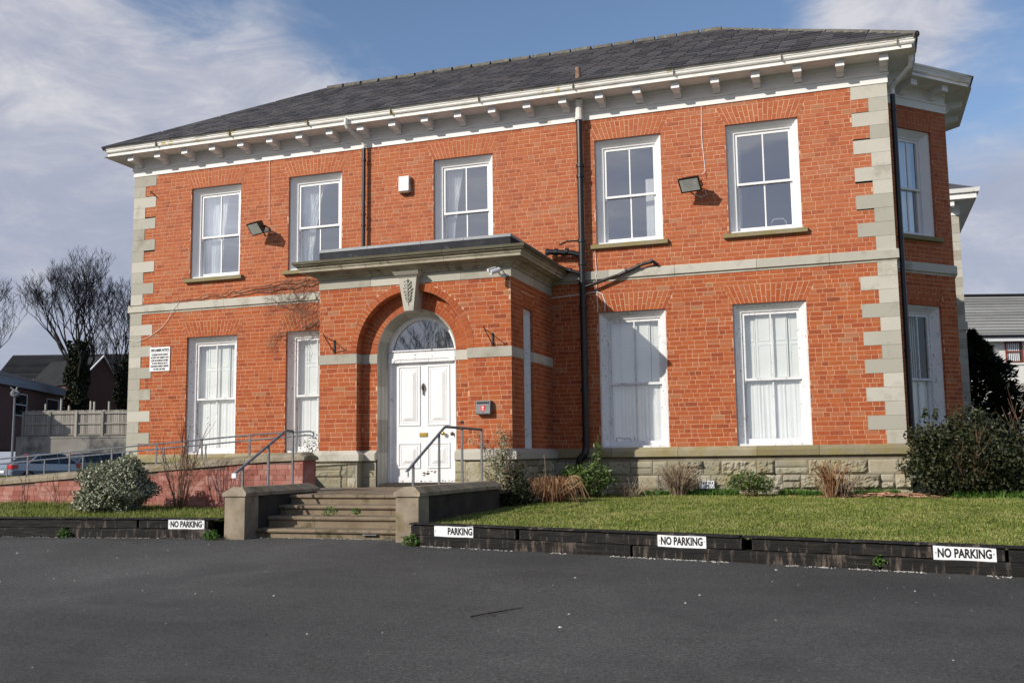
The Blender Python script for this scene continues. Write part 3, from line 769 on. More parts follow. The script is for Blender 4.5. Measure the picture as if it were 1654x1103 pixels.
def ex_bayu(d):
    x0, x1, zb, zm, zt = d; mb = MB('curtain'); pleats(mb, x0-.03, x1+.03, zb, zt, .36, .03, .13); return [('curtain', mb)]
def ex_bayl(d):
    x0, x1, zb, zm, zt = d; mb = MB('curtain'); 
    for i in range(4): mb.box(x0+.26+i*.05, x0+.272+i*.05, .33, .345, zm, zt, 0)
    b = MB('shutter'); b.box(x0-.02, x1+.02, .262, .29, zb, zm-.02, 0); return [('blind', mb), ('boarding', b)]
place_window(house, (pb[0], pb[1], UZ0), BA, bw1-bw0, UZ1-UZ0+.001, False, ex_bayu)
place_window(house, (pb[0], pb[1], 0), BA, bw1-bw0, GZ1, True, ex_bayl, sill=False)
# ------------------------------------------------------------------ porch (parts of the house)
PX0, PX1, PY = 5.93, 9.43, -2.25
PF = frame(PX0, PY, 1, 0); PS = frame(PX1, PY, 0, 1); PW = frame(PX0, 0, 0, -1); PW_L = 2.25
AC = 7.66-PX0; ZSP = 1.64; RO = 1.015; RI = .725
BZ0, BZ1 = 1.47, 1.635; PT = 2.77
def cut_p(z):
    c = []
    if BZ0 <= z < BZ1: return [(-9, 99)]
    if z < ZSP: c.append((AC-RO, AC+RO))
    elif z < ZSP+RO+.115:
        r = RO+.112; c.append((AC-math.sqrt(max(0, r*r-(z-ZSP)**2)), AC+math.sqrt(max(0, r*r-(z-ZSP)**2))))
    return c
mb = MB('brick', 'mortar')
for a, b in ((0, BZ0), (BZ1, PT)):
    brick_wall(mb, PF, 0, PX1-PX0, a, b, cut_p)
    brick_wall(mb, PW, 0, PW_L, a, b, lambda z: [])
SW0, SW1 = .62, 1.12
def cut_s(z):
    c = [(SW0, SW1)] if 0 <= z < 2.35 else []
    return c+arch_cut(z, SW0, SW1, 2.35, .23, .08)
brick_wall(mb, PS, 0, PW_L, 0, BZ0, cut_s); brick_wall(mb, PS, 0, PW_L, BZ1, PT, cut_s)
flat_arch(mb, PS, SW0, SW1, 2.35, .23, .08, 7); reveal(mb, PS, SW0, 0, 2.35, .06, 1); reveal(mb, PS, SW1, 0, 2.35, .06, -1)
def arc_bricks(mb, r0, r1, y, n, split=None, a0=0., a1=math.pi, proud=.006, side=True):
    B = mb.mi('brick'); Mo = mb.mi('mortar')
    pt = lambda r, t, d: (PX0+AC+r*math.cos(t), y-d, ZSP+r*math.sin(t))
    for i in range(n):
        t0 = a0+(a1-a0)*i/n; t1 = a0+(a1-a0)*(i+1)/n; g = .0045/((r0+r1)/2)
        mb.face([pt(r0, t0, 0), pt(r1, t0, 0), pt(r1, t1, 0), pt(r0, t1, 0)][::1], Mo)
        rs = [(r0+.003, r1-.003)] if not split else ([(r0+.003, r0+(r1-r0)*split-.004), (r0+(r1-r0)*split+.004, r1-.003)] if i % 2 else [(r0+.003, r0+(r1-r0)*(1-split)-.004), (r0+(r1-r0)*(1-split)+.004, r1-.003)])
        for q0, q1 in rs:
            r = random.uniform(.1, .9)
            A = [pt(q0, t0+g, proud), pt(q1, t0+g, proud), pt(q1, t1-g, proud), pt(q0, t1-g, proud)]; C = [(p[0], y, p[2]) for p in A]
            k = len(mb.v); mb.v.extend(A+C)
            for f in ((0, 3, 2, 1), (4, 5, 1, 0), (5, 6, 2, 1), (6, 7, 3, 2), (7, 4, 0, 3)):
                mb.f.append(tuple(k+x for x in f)); mb.m.append(B); mb.r.append(r)
def intrados(mb, rad, y0, y1, m, n=48, r=None):
    for i in range(n):
        t0 = math.pi*i/n; t1 = math.pi*(i+1)/n
        P = lambda t, y: (PX0+AC+rad*math.cos(t), y, ZSP+rad*math.sin(t))
        mb.face([P(t0, y0), P(t0, y1), P(t1, y1), P(t1, y0)], m, r)
YI = -2.04; YS = -1.80
for i in range(60):
    t0, t1 = math.pi*i/60, math.pi*(i+1)/60; q = lambda r_, t: (PX0+AC+r_*math.cos(t), PY+.004, ZSP+r_*math.sin(t))
    mb.face([q(RO+.02, t0), q(RO+.17, t0), q(RO+.17, t1), q(RO+.02, t1)], mb.mi('mortar'))
arc_bricks(mb, RO, RO+.115, PY, 44)
arc_bricks(mb, RI, RO+.02, YI, 38, .62, -.0, math.pi)
intrados(mb, RO, PY, YI+.01, mb.mi('brick'))
# jambs below the springing: recessed order and its reveals, with the stone band carried through
FI = frame(PX0, YI, 1, 0)
for a, b in ((0, BZ0), (BZ1, ZSP+.005)):
    brick_wall(mb, FI, AC-RO, AC-RI, a, b, lambda z: []); brick_wall(mb, FI, AC+RI, AC+RO, a, b, lambda z: [])
fl = frame(PX0+AC-RO, PY, 0, 1); fr2 = frame(PX0+AC+RO, YI, 0, -1)
brick_wall(mb, fl, 0, YI-PY, 0, BZ0, lambda z: []); brick_wall(mb, fr2, 0, YI-PY, 0, BZ0, lambda z: [])
obj('porch_wall', mb, house)
# stone band, frieze
for x0, x1, y0, y1 in ((PX0-.012, PX0+AC-RO+.008, PY-.014, PY+.205), (PX0+AC+RO-.008, PX1+.012, PY-.014, PY+.205), (PX0+AC-RO, PX0+AC-RI, YI-.012, YI+.2), (PX0+AC+RI, PX0+AC+RO, YI-.012, YI+.2),
                       (PX1-.2, PX1+.014, PY+.21, PY+SW0+.006), (PX1-.2, PX1+.014, PY+SW1-.006, -.002), (PX0-.014, PX0+.2, PY+.2, -.002)):
    mb = MB('stone'); mb.box(x0, x1, y0, y1, BZ0, BZ1, 0); obj('porch_stone_band', mb, house)
mb = MB('stone')
PP = [(PX0, 0), (PX0, PY), (PX1, PY), (PX1, 0)]
course_stones(mb, PP, [(-.05, PT), (.015, PT), (.015, 2.925), (-.05, 2.93)], .9, closed=False)
obj('porch_frieze', mb, house)
mb = MB('cornice')
course_stones(mb, PP, [(-.05, 2.93), (.03, 2.93), (.035, 2.965), (.09, 3.01), (.10, 3.035), (.19, 3.04), (.20, 3.052), (.265, 3.050), (.265, 3.098), (.282, 3.102), (.29, 3.125), (.31, 3.145), (.335, 3.155), (.335, 3.172), (.36, 3.180), (.36, 3.225), (.05, 3.285), (-.1, 3.29)], 1.25, closed=False)
obj('porch_cornice', mb, house)
mb = MB('felt')
mb.sweep(PP, [(.0, 3.27), (.012, 3.27), (.012, 3.43), (-.1, 3.43)], closed=False)
mb.box(5.95, PX1-.02, PY+.11, -.005, 3.36, 3.40, 0)
obj('porch_roof', mb, house)
mb = MB('lead')
course_stones(mb, PP, [(.014, 3.425), (.02, 3.427), (.018, 3.475), (-.22, 3.495), (-.25, 3.41)], 1.0, closed=False)
obj('lead_flashing', mb, house)
# porch plinth
mb = MB('stone')
LX0, LX1 = PX0+AC-RO, PX0+AC+RO
course_stones(mb, [(PX0, 0), (PX0, PY), (LX0, PY), (LX0, YI), (LX0+.29, YI)], [(.07, -.185), (.10, -.17), (.10, -.06), (.01, 0), (-.2, 0)], 1., closed=False)
obj('porch_plinth_ledge', mb, house); mb = MB('stone')
course_stones(mb, [(LX1-.29, YI), (LX1, YI), (LX1, PY), (PX1, PY), (PX1, 0)], [(.07, -.185), (.10, -.17), (.10, -.06), (.01, 0), (-.2, 0)], 1., closed=False)
obj('porch_plinth_ledge', mb, house)
mb = MB('rock', 'rock_joint')
rock_blocks(mb, PF, -.05, LX0-PX0+.04, -.62, -.19, .02); obj('porch_plinth', mb, house); mb = MB('rock', 'rock_joint'); rock_blocks(mb, PF, LX1-PX0-.04, PX1-PX0+.05, -1.0, -.19, .02)
rock_blocks(mb, PS, -.05, 2.25, -1.0, -.19, .03); obj('porch_plinth', mb, house); mb = MB('rock', 'rock_joint'); rock_blocks(mb, PW, 0, 2.3, -1.0, -.19, .03)
rock_blocks(mb, FI, LX0-PX0, LX0-PX0+.30, -.62, -.19, .01, .06); mb.box(LX0-.03, LX0+.045, PY-.045, YI-.05, -.62, -.19, 0); obj('porch_plinth', mb, house); mb = MB('rock', 'rock_joint'); rock_blocks(mb, FI, LX1-PX0-.30, LX1-PX0, -.62, -.19, .01, .06)
for x in (LX0, LX1):
    mb.box(min(x, x+(-.0)), x+.002, PY-.05, YI-.05, -.62, -.19, 0)
mb.box(LX1-.045, LX1+.03, PY-.045, YI-.05, -.62, -.19, 0)
obj('porch_plinth', mb, house)
# moulded stone jamb and arch
mb = MB('stone')
prof = [(RI+.02, YI+.02), (RI, YI-.006), (RI-.012, YI+.006), (RI-.02, YI+.05), (RI-.05, YI+.09), (RI-.055, YI+.13), (RI-.075, YI+.16), (RI-.083, YS+.02)]
path = []
for k in range(5): path.append(('L', -.60+k*(ZSP+.60)/4))
def jamb_pt(t, r, y):     # t in 0..1: left leg, arch, right leg
    if t < .3: return (PX0+AC-r, y, -.6+(ZSP+.6)*t/.3)
    if t > .7: return (PX0+AC+r, y, -.6+(ZSP+.6)*(1-t)/.3)
    a = math.pi*(1-(t-.3)/.4); return (PX0+AC+r*math.cos(a), y, ZSP+r*math.sin(a))
ts = [0, .075, .15, .225, .3]+[.3+.4*i/40 for i in range(1, 41)]+[.775, .85, .925, 1]
def prof_sweep(mb, prof, m=0):
    for i in range(len(ts)-1):
        r = random.Random(i//4 if 4 <= i < 44 else i).random()
        for (r0, y0), (r1, y1) in zip(prof, prof[1:]):
            mb.face([jamb_pt(ts[i], r0, y0), jamb_pt(ts[i], r1, y1), jamb_pt(ts[i+1], r1, y1), jamb_pt(ts[i+1], r0, y0)], m, r)
prof_sweep(mb, prof)
obj('stone_door_surround', mb, house)
mb = MB('oldwhite')
prof_sweep(mb, [(RI-.083, YS+.002), (RI-.125, YS+.002), (RI-.13, YS+.03), (RI-.145, YS+.04), (RI-.145, YS+.13)])
DX0, DX1 = PX0+AC-RI+.145, PX0+AC+RI-.145
DY = YS+.06
mb.box(DX0-.02, DX1+.02, YS-.005, DY+.06, 1.56, 1.68, 0); mb.box(DX0-.06, DX1+.06, YS-.03, DY+.06, 1.68, 1.70, 0)
mb.box(DX0-.06, DX1+.06, YS-.012, DY, 1.49, 1.56, 0)
# arched soffit of the transom
mb.prism([(DX0-.03, 1.49), (DX0+.05, 1.49), (DX0+.07, 1.525), (DX0+.12, 1.54), (DX1-.12, 1.54), (DX1-.07, 1.525), (DX1-.05, 1.49), (DX1+.03, 1.49), (DX1+.03, 1.57), (DX0-.03, 1.57)], 'y', YS-.022, YS-.013, 0)
obj('door_frame', mb, house)
g = MB('fanglass'); pts = [(PX0+AC+(RI-.14)*math.cos(math.pi*i/32), DY+.02, 1.64+(RI-.14)*math.sin(math.pi*i/32)) for i in range(33)]
pts = [p for p in pts if p[2] >= 1.69]; g.face(pts[::-1], 0); obj('fanlight', g, house)
# bell-shaped light inside, arch soffit block
mb = MB('white'); Dt = DY
mb.box(DX0, DX1, Dt, Dt+.05, -.545, 1.53, 0)
dw = DX1-DX0
for px0 in (.10, .57):
    for pz0, pz1 in ((.42, 1.42), (-.30, .11)):
        x0 = DX0+dw*px0; x1 = x0+dw*.34
        def rg(i0, y0, i1, y1):
            a = [(x0+i0, y0, pz0+i0), (x1-i0, y0, pz0+i0), (x1-i0, y0, pz1-i0), (x0+i0, y0, pz1-i0)]; b = [(x0+i1, y1, pz0+i1), (x1-i1, y1, pz0+i1), (x1-i1, y1, pz1-i1), (x0+i1, y1, pz1-i1)]
            for k in range(4): j = (k+1) % 4; mb.face([a[k], a[j], b[j], b[k]], 0, .5)
        rg(-.014, Dt, -.006, Dt-.020); rg(-.006, Dt-.020, .010, Dt-.020); rg(.010, Dt-.020, .024, Dt-.004); rg(.024, Dt-.004, .040, Dt-.004); rg(.040, Dt-.004, .048, Dt-.014)
        rg(.048, Dt-.014, .060, Dt-.006); rg(.060, Dt-.006, .12, Dt-.030)
        mb.face([(x0+.12, Dt-.030, pz0+.12), (x1-.12, Dt-.030, pz0+.12), (x1-.12, Dt-.030, pz1-.12), (x0+.12, Dt-.030, pz1-.12)], 0)
door = obj('front_door', mb, house)
mb = MB('brass'); cx = (DX0+DX1)/2
mb.box(cx-.075, cx+.075, Dt-.012, Dt, .22, .29, 0); mb.box(cx-.06, cx+.06, Dt-.018, Dt-.012, .235, .275, 0); obj('letterbox', mb, door)
mb = MB('bronze'); mb.tube([(cx, Dt-.01, 1.0), (cx, Dt-.03, 1.02), (cx, Dt-.035, 1.06), (cx, Dt-.03, 1.10), (cx, Dt-.01, 1.13)], [.008, .02, .028, .02, .006], 8); mb.tube([(cx, Dt-.02, .93), (cx, Dt-.03, 1.02)], [.012, .012], 6); obj('door_knocker', mb, door)
def knob(x, z, m):
    mb = MB(m); mb.tube([(x, Dt, z), (x, Dt-.03, z), (x, Dt-.045, z), (x, Dt-.07, z), (x, Dt-.085, z)], [.014, .012, .032, .034, .015], 12); mb.smooth = True; return mb
obj('door_knob', knob(DX1-.20, .27, 'brass'), door); obj('door_knob', knob(DX1-.03, .26, 'bronze'), door)
mb = MB('peel')
for i in range(16):
    a = cx+random.uniform(-.02, .22); z = -.40+random.uniform(-.03, .03)+.12*(a-cx); s = random.uniform(.008, .035)
    mb.face([(a-s, Dt-.002, z), (a+s*.3, Dt-.002, z-s*.4), (a+s, Dt-.002, z+s*.1), (a, Dt-.002, z+s*.45)], 0)
for i in range(20):
    a = DX0+random.random()*dw; z = -.535+random.uniform(0, .02); s = random.uniform(.006, .02)
    mb.face([(a-s, Dt-.002, z), (a+s, Dt-.002, z-s*.3), (a+s, Dt-.002, z+s*.3), (a, Dt-.002, z+s*.8)], 0)
obj('peeled_paint', mb, door)
mb = MB('darkwall'); mb.box(PX0+AC-RI+.08, PX0+AC+RI-.08, YI+.0, Dt+.1, -.604, -.548, 0); obj('door_threshold', mb, house)
mb = MB('interior'); mb.box(PX0+.25, PX1-.25, -1.5, -1.49, -.6, 2.7, 0); mb.box(PX0+.2, PX1-.2, -1.65, -.1, 2.68, 2.7, 0); obj('porch_partition', mb, house)
mb = MB('pier'); mb.tube([(7.93, Dt+.16, 2.14), (7.93, Dt+.16, 2.18), (7.93, Dt+.16, 2.24)], [.10, .085, .05], 14); obj('porch_lamp', mb, house)
# keystone with carved leaves
mb = MB('stone')
kx = 7.665
def kslab(z0, z1, w0, w1, y0a, y0b):
    a = [(kx-w0, y0a, z0), (kx+w0, y0a, z0), (kx+w1, y0b, z1), (kx-w1, y0b, z1)]; b = [(p[0], PY+.25, p[2]) for p in a]
    mb.face(a, 0, .7); mb.face(b[::-1], 0, .7)
    for k in range(4): j = (k+1) % 4; mb.face([a[k], b[k], b[j], a[j]], 0, .7)
kslab(2.30, 2.855, .085, .165, PY-.10, PY-.15); kslab(2.855, 2.885, .175, .20, PY-.16, PY-.19); kslab(2.887, 2.945, .215, .235, PY-.20, PY-.25)
ks = obj('keystone', mb, house)
mb = MB('stone', 'cornice')
def kp(x, z, d): t = (z-2.3)/.555; return (kx+x, PY-.10-.05*t-d, z)
for i in range(6):
    z = 2.45+i*.055; s = .055+.012*i if i < 4 else .07
    for sg in (-1, 1):
        mb.tube([kp(0, z-.01, .004), kp(sg*s*.5, z+.012, .014), kp(sg*s*.95, z+.05, .012), kp(sg*s*.7, z+.075, .004)], [.006, .012, .009, .003], 5)
        mb.tube([kp(sg*.012, z+.0, .0005), kp(sg*s*.7, z+.03, .0005)], [.005, .004], 4, 1)
mb.tube([kp(0, 2.38, .004), kp(0, 2.6, .014), kp(0, 2.80, .005)], [.004, .014, .006], 6); mb.tube([kp(0, 2.78, .0), kp(0, 2.80, .02), kp(0, 2.83, 0)], [.01, .02, .01], 7)
obj('carved_leaves', mb, ks)
# side window of porch
place_window(house, (PX1, PY+SW0, 0), R(90), SW1-SW0, 2.35, True, lambda d: [], sill=False)
# ------------------------------------------------------------------ pipes and wires on the house
mb = MB('black'); X, Yp = 10.07, -.14
mb.tube([(X, Yp, ZF-.02), (X, Yp, .0)], .058, 14); mb.tube([(X, Yp, .0), (X-.02, Yp-.03, -.1), (X-.10, Yp-.05, -.2), (X-.12, Yp-.05, -.3), (X-.12, Yp-.05, -.9)], .062, 14)
for z in (5.1, 4.9, 3.70, 3.28, 2.95, 2.5, 1.0, .12): mb.tube([(X, Yp, z), (X, Yp, z+.055)], .074, 14)
mb.smooth = False
soil_pipe = obj('soil_pipe', mb, house)
mb = MB('black')
mb.tube([(X, Yp, 3.46), (X-.18, Yp-.01, 3.52), (X-.62, Yp-.03, 3.57)], .052, 12)
for t in (.25, .45, .62): mb.tube([(X-t, Yp-.02, 3.535+t*.05), (X-t-.05, Yp-.02, 3.54+t*.05)], .066, 12)
mb.tube([(X, Yp, 3.12), (X-.4, Yp-.02, 3.26), (X-.5, Yp-.02, 3.30)], .036, 10)
for t in (.2, .36): mb.tube([(X-t, Yp-.01, 3.12+t*.35), (X-t-.04, Yp-.01, 3.12+t*.35+.015)], .047, 10)
obj('branch_pipe', mb, soil_pipe)
mb = MB('black')
mb.tube([(X+.03, Yp, 2.88), (X+.65, -.1, 3.06), (X+1.1, -.1, 3.23), (X+1.28, -.1, 3.26), (X+1.36, -.06, 3.20)], .030, 10)
for t in (.78, 1.0, 1.24): mb.tube([(X+t, -.1, 2.92+t*.275), (X+t+.04, -.1, 2.935+t*.275)], .040, 10)
obj('branch_pipe', mb, soil_pipe)
mb = MB('rust'); mb.tube([(10.07, -.16, 6.60), (10.07, -.16, 6.98)], .05, 12); mb.tube([(X, Yp, 5.99), (X, Yp, 6.36)], .068, 12, 'gutter'); mb.tube([(X, Yp, 5.98), (X, Yp, 6.04)], .082, 12, 'gutter')
obj('vent_pipe', mb, soil_pipe)
mb = MB('black'); mb.tube([(5.63, -.1, 6.0), (5.63, -.1, 3.2)], .036, 12)
for z in (5.72, 4.62, 4.4): mb.tube([(5.63, -.1, z), (5.63, -.1, z+.04)], .046, 12)
dp = obj('downpipe', mb, house)
mb = MB('gutter'); mb.tube([(5.42, -.47, 6.50), (5.42, -.47, 6.38), (5.44, -.44, 6.33), (5.60, -.13, 6.12), (5.63, -.1, 6.06), (5.63, -.1, 5.98)], .037, 12); obj('swan_neck', mb, dp)
mb = MB('black'); xx, yy = W+.10, .30
mb.tube([(xx, yy, 5.9), (xx, yy, -.7)], .042, 12)
for z in (5.6, 3.4, 1.5): mb.tube([(xx, yy, z), (xx, yy, z+.05)], .052, 12)
dp = obj('downpipe', mb, house)
mb = MB('eaves'); mb.tube([(W+.40, -.12, 6.46), (W+.40, -.12, 6.30), (W+.38, -.05, 6.22), (W+.14, .26, 6.06), (xx, yy, 6.0), (xx, yy, 5.86)], .04, 12); obj('swan_neck', mb, dp)
mb = MB('black'); mb.tube([(W+.41, -.14, 6.62), (W+.41, -.14, 6.44)], .045, 10); obj('hopper', mb, dp)
# ------------------------------------------------------------------ ground
def gz(x, y): return -1.113 - .006*min(max(x-9.88, 0), 8) - .035*min(max(0, -6.4-y), 30)
def kr(x): return -6.72-.165*(x-9.88)           # kerb line right of the steps
def kl(x): return -6.42-.05*(6.85-x)            # kerb line left of the steps
xs = [-1500, -300, -80, -40, -20]+list(np.arange(-10, 30, 1.))+[30, 60, 300, 1500]
ys = [-1500, -300, -60, -36]+list(np.arange(-30, 0, 1.))+[0, 20, 60, 300, 1500]
mb = MB('asphalt'); mb.v = [(x, y, gz(x, y)) for y in ys for x in xs]; nx = len(xs)
for j in range(len(ys)-1):
    for i in range(nx-1): mb.f.append((j*nx+i, j*nx+i+1, (j+1)*nx+i+1, (j+1)*nx+i)); mb.m.append(0); mb.r.append(.5)
setting('forecourt_ground', mb)
def lawn_z_r(x, y):
    k = kr(x); t = min(1, max(0, (y-k)/(-.1-k))); zk = gz(x, k)+.215; return zk*(1-t)+(-.79)*t
def lawn_z_l(x, y):
    k = kl(x); t = min(1, max(0, (y-k)/(-4.5-k))); zb = -.86 + .02*(6-x) if x < 6 else -.86; return (gz(x, k)+.215)*(1-t)+zb*t
def lawn(name, x0, x1, kf, yb, zf, dx=.25, dy=.25):
    mb = MB('turf'); X = np.arange(x0, x1+.01, dx); 
    nj = 24; 
    for x in X:
        a = kf(x)+.10
        for j in range(nj+1):
            y = a+(yb-a)*j/nj; mb.v.append((x, y, zf(x, y)-.015+random.uniform(-.008, .008)))
    for i in range(len(X)-1):
        for j in range(nj): q = i*(nj+1)+j; mb.f.append((q, q+nj+1, q+nj+2, q+1)); mb.m.append(0); mb.r.append(.5)
    setting(name, mb)
lawn('lawn', 9.70, 24, kr, 9., lawn_z_r, .4); lawn('lawn', -8, 7.04, kl, -4.38, lawn_z_l, .4)
def blades(name, regions, zf, n, hmin, hmax, m='grass', wd=.004, lean=.45, clump=None, keep=None):
    P = []
    for (x0, x1, y0f, y1f) in regions:
        x = rng.uniform(x0, x1, n); t = rng.random(n)**1.15
        y0 = np.array([y0f(a) if callable(y0f) else y0f for a in x]); y = y0+(y1f-y0)*t
        P.append(np.stack([x, y], 1))
    P = np.concatenate(P)
    if keep is not None: P = P[np.array([keep(a, b) for a, b in P])]
    n = len(P); z = np.array([zf(a, b) for a, b in P])-.015
    f = .5+.5*np.sin(P[:, 0]*2.1+np.sin(P[:, 1]*1.7))*np.sin(P[:, 1]*3.3+P[:, 0]*.7)
    h = (hmin+(hmax-hmin)*rng.random(n)**1.6)*(.7+.5*f); an = rng.uniform(0, 2*np.pi, n); w_ = rng.uniform(.6, 1.4, n)*wd; la = rng.uniform(0, 2*np.pi, n); lr = h*lean*rng.random(n)*1.5
    B = np.stack([P[:, 0], P[:, 1], z], 1); d = np.stack([np.cos(an), np.sin(an), 0*an], 1)*w_[:, None]
    T = B+np.stack([np.cos(la)*lr, np.sin(la)*lr, h], 1)
    V = np.stack([B-d, B+d, T], 1).reshape(-1, 3); F = np.arange(3*n).reshape(n, 3)
    o = obj(name, npmesh(name, V, F, [m], rng.random(n))); o['kind'] = 'stuff'; return o
blades('grass', [(9.75, 18.5, lambda x: kr(x)+.13, -.12)], lawn_z_r, 190000, .012, .038, wd=.005, lean=.8)
blades('grass', [(1.5, 7.02, lambda x: kl(x)+.12, -4.48)], lawn_z_l, 50000, .02, .09, wd=.0045)
blades('ground_cover', [(10.9, 15.2, -.55, -.10), (15.2, 18.5, -1.1, -.5)], lawn_z_r, 5200, .04, .13, m='ground_cover', wd=.014, lean=.9, keep=lambda x, y: math.sin(x*2.3)+math.sin(x*5.1+1) > -.5)
blades('bed_grass', [(.2, 3.4, -1.6, -.2)], lambda x, y: -.42, 6000, .10, .38, m='grass', wd=.006, lean=.5)
mb = MB('turf'); mb.box(-6, 5.9, -2.9, -.02, -1.2, -.42, 0); setting('planting_bed', mb)
# ------------------------------------------------------------------ ramp, steps, side walls
def cop(x): return -.15 if x > 6.6 else -.15-.0635*(6.6-x)      # underside of the sloping coping
RYF = -4.4; RX1 = 6.93
rw = thing('ramp_wall', (3, RYF, -.9), 'long pink brick parapet wall with sloping stone coping beside the ramp', 'wall')
FRW = frame(0, RYF, 1, 0)
mb = MB('ramp_brick', 'ramp_mortar')
def cr(z):
    if z < cop(-9)-.02: return []
    xx = 6.6-(-.15-z-.03)/.0635
    return [(-99, min(xx, RX1-.02))] if xx > -9 else []
brick_wall(mb, FRW, -8, RX1, -1.05, -.13, cr, bm='ramp_brick', mm='ramp_mortar', J=.007, proud=.004)
mb.face([(-8, RYF+.002, -1.05), (RX1, RYF+.002, -1.05), (RX1, RYF+.002, -.14), (6.6, RYF+.002, -.14), (-8, RYF+.002, cop(-8)+.01)], 1)
FRE = frame(RX1, RYF, 0, 1); brick_wall(mb, FRE, 0, .36, -1.05, -.15, lambda z: [], bm='ramp_brick', mm='ramp_mortar', J=.007)
mb.face([(RX1, RYF+.36, -1.05), (-8, RYF+.36, -1.05), (-8, RYF+.36, cop(-8)), (6.6, RYF+.36, -.15), (RX1, RYF+.36, -.15)], 1)
obj('brickwork', mb, rw)
mb = MB('pier')
sec = [(-.035, 0), (-.035, .055), (-.02, .085), (.05, .115), (.18, .125), (.31, .115), (.38, .085), (.395, .055), (.395, 0)]
xs_ = list(np.arange(-8, 6.4, .93))+[6.35, RX1+.0]
for a, b in zip(xs_, xs_[1:]):
    a += .004; b -= .004; r = random.random(); last = b > 6.9
    A = [(a, RYF+y, cop(a)+z) for y, z in sec]; B = [(b, RYF+y, cop(b)+z) for y, z in sec]
    if last:
        B = [(b-.04, RYF+y, cop(b)+z) for y, z in sec]; C = [(b+.035, RYF+y*.96+.008, cop(b)+z*.55) for y, z in sec]
        for i in range(len(sec)-1): mb.face([B[i], C[i], C[i+1], B[i+1]], 0, r)
        mb.face(C, 0, r)
    else: mb.face(B, 0, r)
    mb.face(A[::-1], 0, r)
    for i in range(len(sec)-1): mb.face([A[i], B[i], B[i+1], A[i+1]], 0, r)
    mb.face([A[0], A[-1], B[-1], B[0]], 0, r)
obj('coping', mb, rw)
mb = MB('concrete'); mb.prism([(-8, -1.2), (6.9, -1.2), (6.9, -.61), (6.2, -.61), (-2, -1.11), (-8, -1.11)], 'y', RYF+.36, -2.9, 0); ra = setting('ramp_path', mb)
st = thing('stone_steps', (8.37, -5.8, -1.11), 'worn stone steps with rounded nosings leading up to the white front door', 'steps')
SX0, SX1 = 7.325, 9.415
tops = [(-.605, -5.39), (-.732, -5.65), (-.859, -5.915), (-1.0, -6.18)]
for i, (z, y) in enumerate(tops[1:]):
    yb_ = tops[i][1]+.06; mb = MB('step')
    seg = [SX0]+[SX0+(SX1-SX0)*(q+random.uniform(-.04, .04)) for q in ((.42, .8), (.33,), (.38, .74))[i]]+[SX1]
    for a, b in zip(seg, seg[1:]):
        r = random.random(); a += .002; b -= .002
        mb.prism([(yb_, z), (y+.02, z-.004), (y+.003, z-.012), (y-.004, z-.028), (y+.003, z-.046), (y+.02, z-.054), (y+.035, z-.056), (y+.035, z-.16), (yb_, z-.16)], 'x', a, b, 0, r)
    obj('step', mb, st)
mb = MB('step')
seg = [SX0-.02, 7.82, 8.35, 8.75, SX1]
for a, b in zip(seg, seg[1:]):
    mb.prism([(-4.45, -.605), (-5.37, -.607), (-5.39, -.615), (-5.39, -.645), (-5.375, -.655), (-4.45, -.655)], 'x', a+.003, b-.003, 0)
yy_ = [-4.445, -3.8, -3.1, -2.2]
for p, q in zip(yy_, yy_[1:]):
    for a, b in zip([6.93, 7.7, 8.4, 9.0], [7.7, 8.4, 9.0, 9.705]):
        if p < -3.9: b = min(b, 9.415)
        mb.box(a+.003, b-.003, p+.003, q-.003, -.66, -.605+random.uniform(-.003, .002), 0)
mb.box(SX0, SX1, -5.355, -4.5, -1.0, -.655, 0); mb.box(6.95, SX1, -4.5, -2.3, -1.1, -.662, 0)
for a, b in ((5.95, 6.93),): mb.box(a, b, RYF+.37, -2.3, -1.1, -.612, 0)
obj('landing', mb, st)
mb = MB('ink', 'grey_metal'); mb.box(8.86, 9.03, -6.165, -6.13, -1.085, -1.03, 0); mb.box(8.85, 9.04, -6.19, -6.15, -1.068, -1.055, 1); obj('drain_slot', mb, st)
def side_wall(x0, x1, yb, label):
    t = thing('step_side_wall', ((x0+x1)/2, -6.2, -1.15), label, 'low wall', 'low walls either side of the steps')
    mb = MB('pier'); mb.box(x0, x1, -6.43, -6.13, -1.4, -.592, 0); obj('pier', mb, t)
    mb = MB('darkwall'); mb.box(x0+.012, x1-.004, -6.13, yb, -1.4, -.592, 0); obj('wall', mb, t)
    mb = MB('pier'); yy = [-6.455, -5.6, -4.8, yb] if yb > -4.2 else [-6.455, -5.5, yb+.04]
    for i, (p, q) in enumerate(zip(yy, yy[1:])):
        r = random.random(); a, b, c, d = x0-.025, x1+.025, x0+.075, x1-.075; z0, z1, z2 = -.588, -.545, -.475
        f0 = 0 if i else .07; p += .003; q -= .003
        L = [(a, p, z0), (b, p, z0), (b, p+f0*.1, z1), (d, p+f0, z2), (c, p+f0, z2), (a, p+f0*.1, z1)]
        f1 = .07 if q > yb-.1 and yb < -4.2 else 0
        M_ = [(a, q, z0), (b, q, z0), (b, q, z1), (d, q-f1, z2), (c, q-f1, z2), (a, q, z1)]
        mb.face(L, 0, r); mb.face(M_[::-1], 0, r)
        for k in range(6): j = (k+1) % 6; mb.face([L[k], M_[k], M_[j], L[j]], 0, r)
    obj('coping', mb, t)
side_wall(7.03, 7.325, -4.66, 'low stone wall with square pier left of the front steps')
side_wall(9.415, 9.71, -3.62, 'low stone wall with square pier right of the front steps')
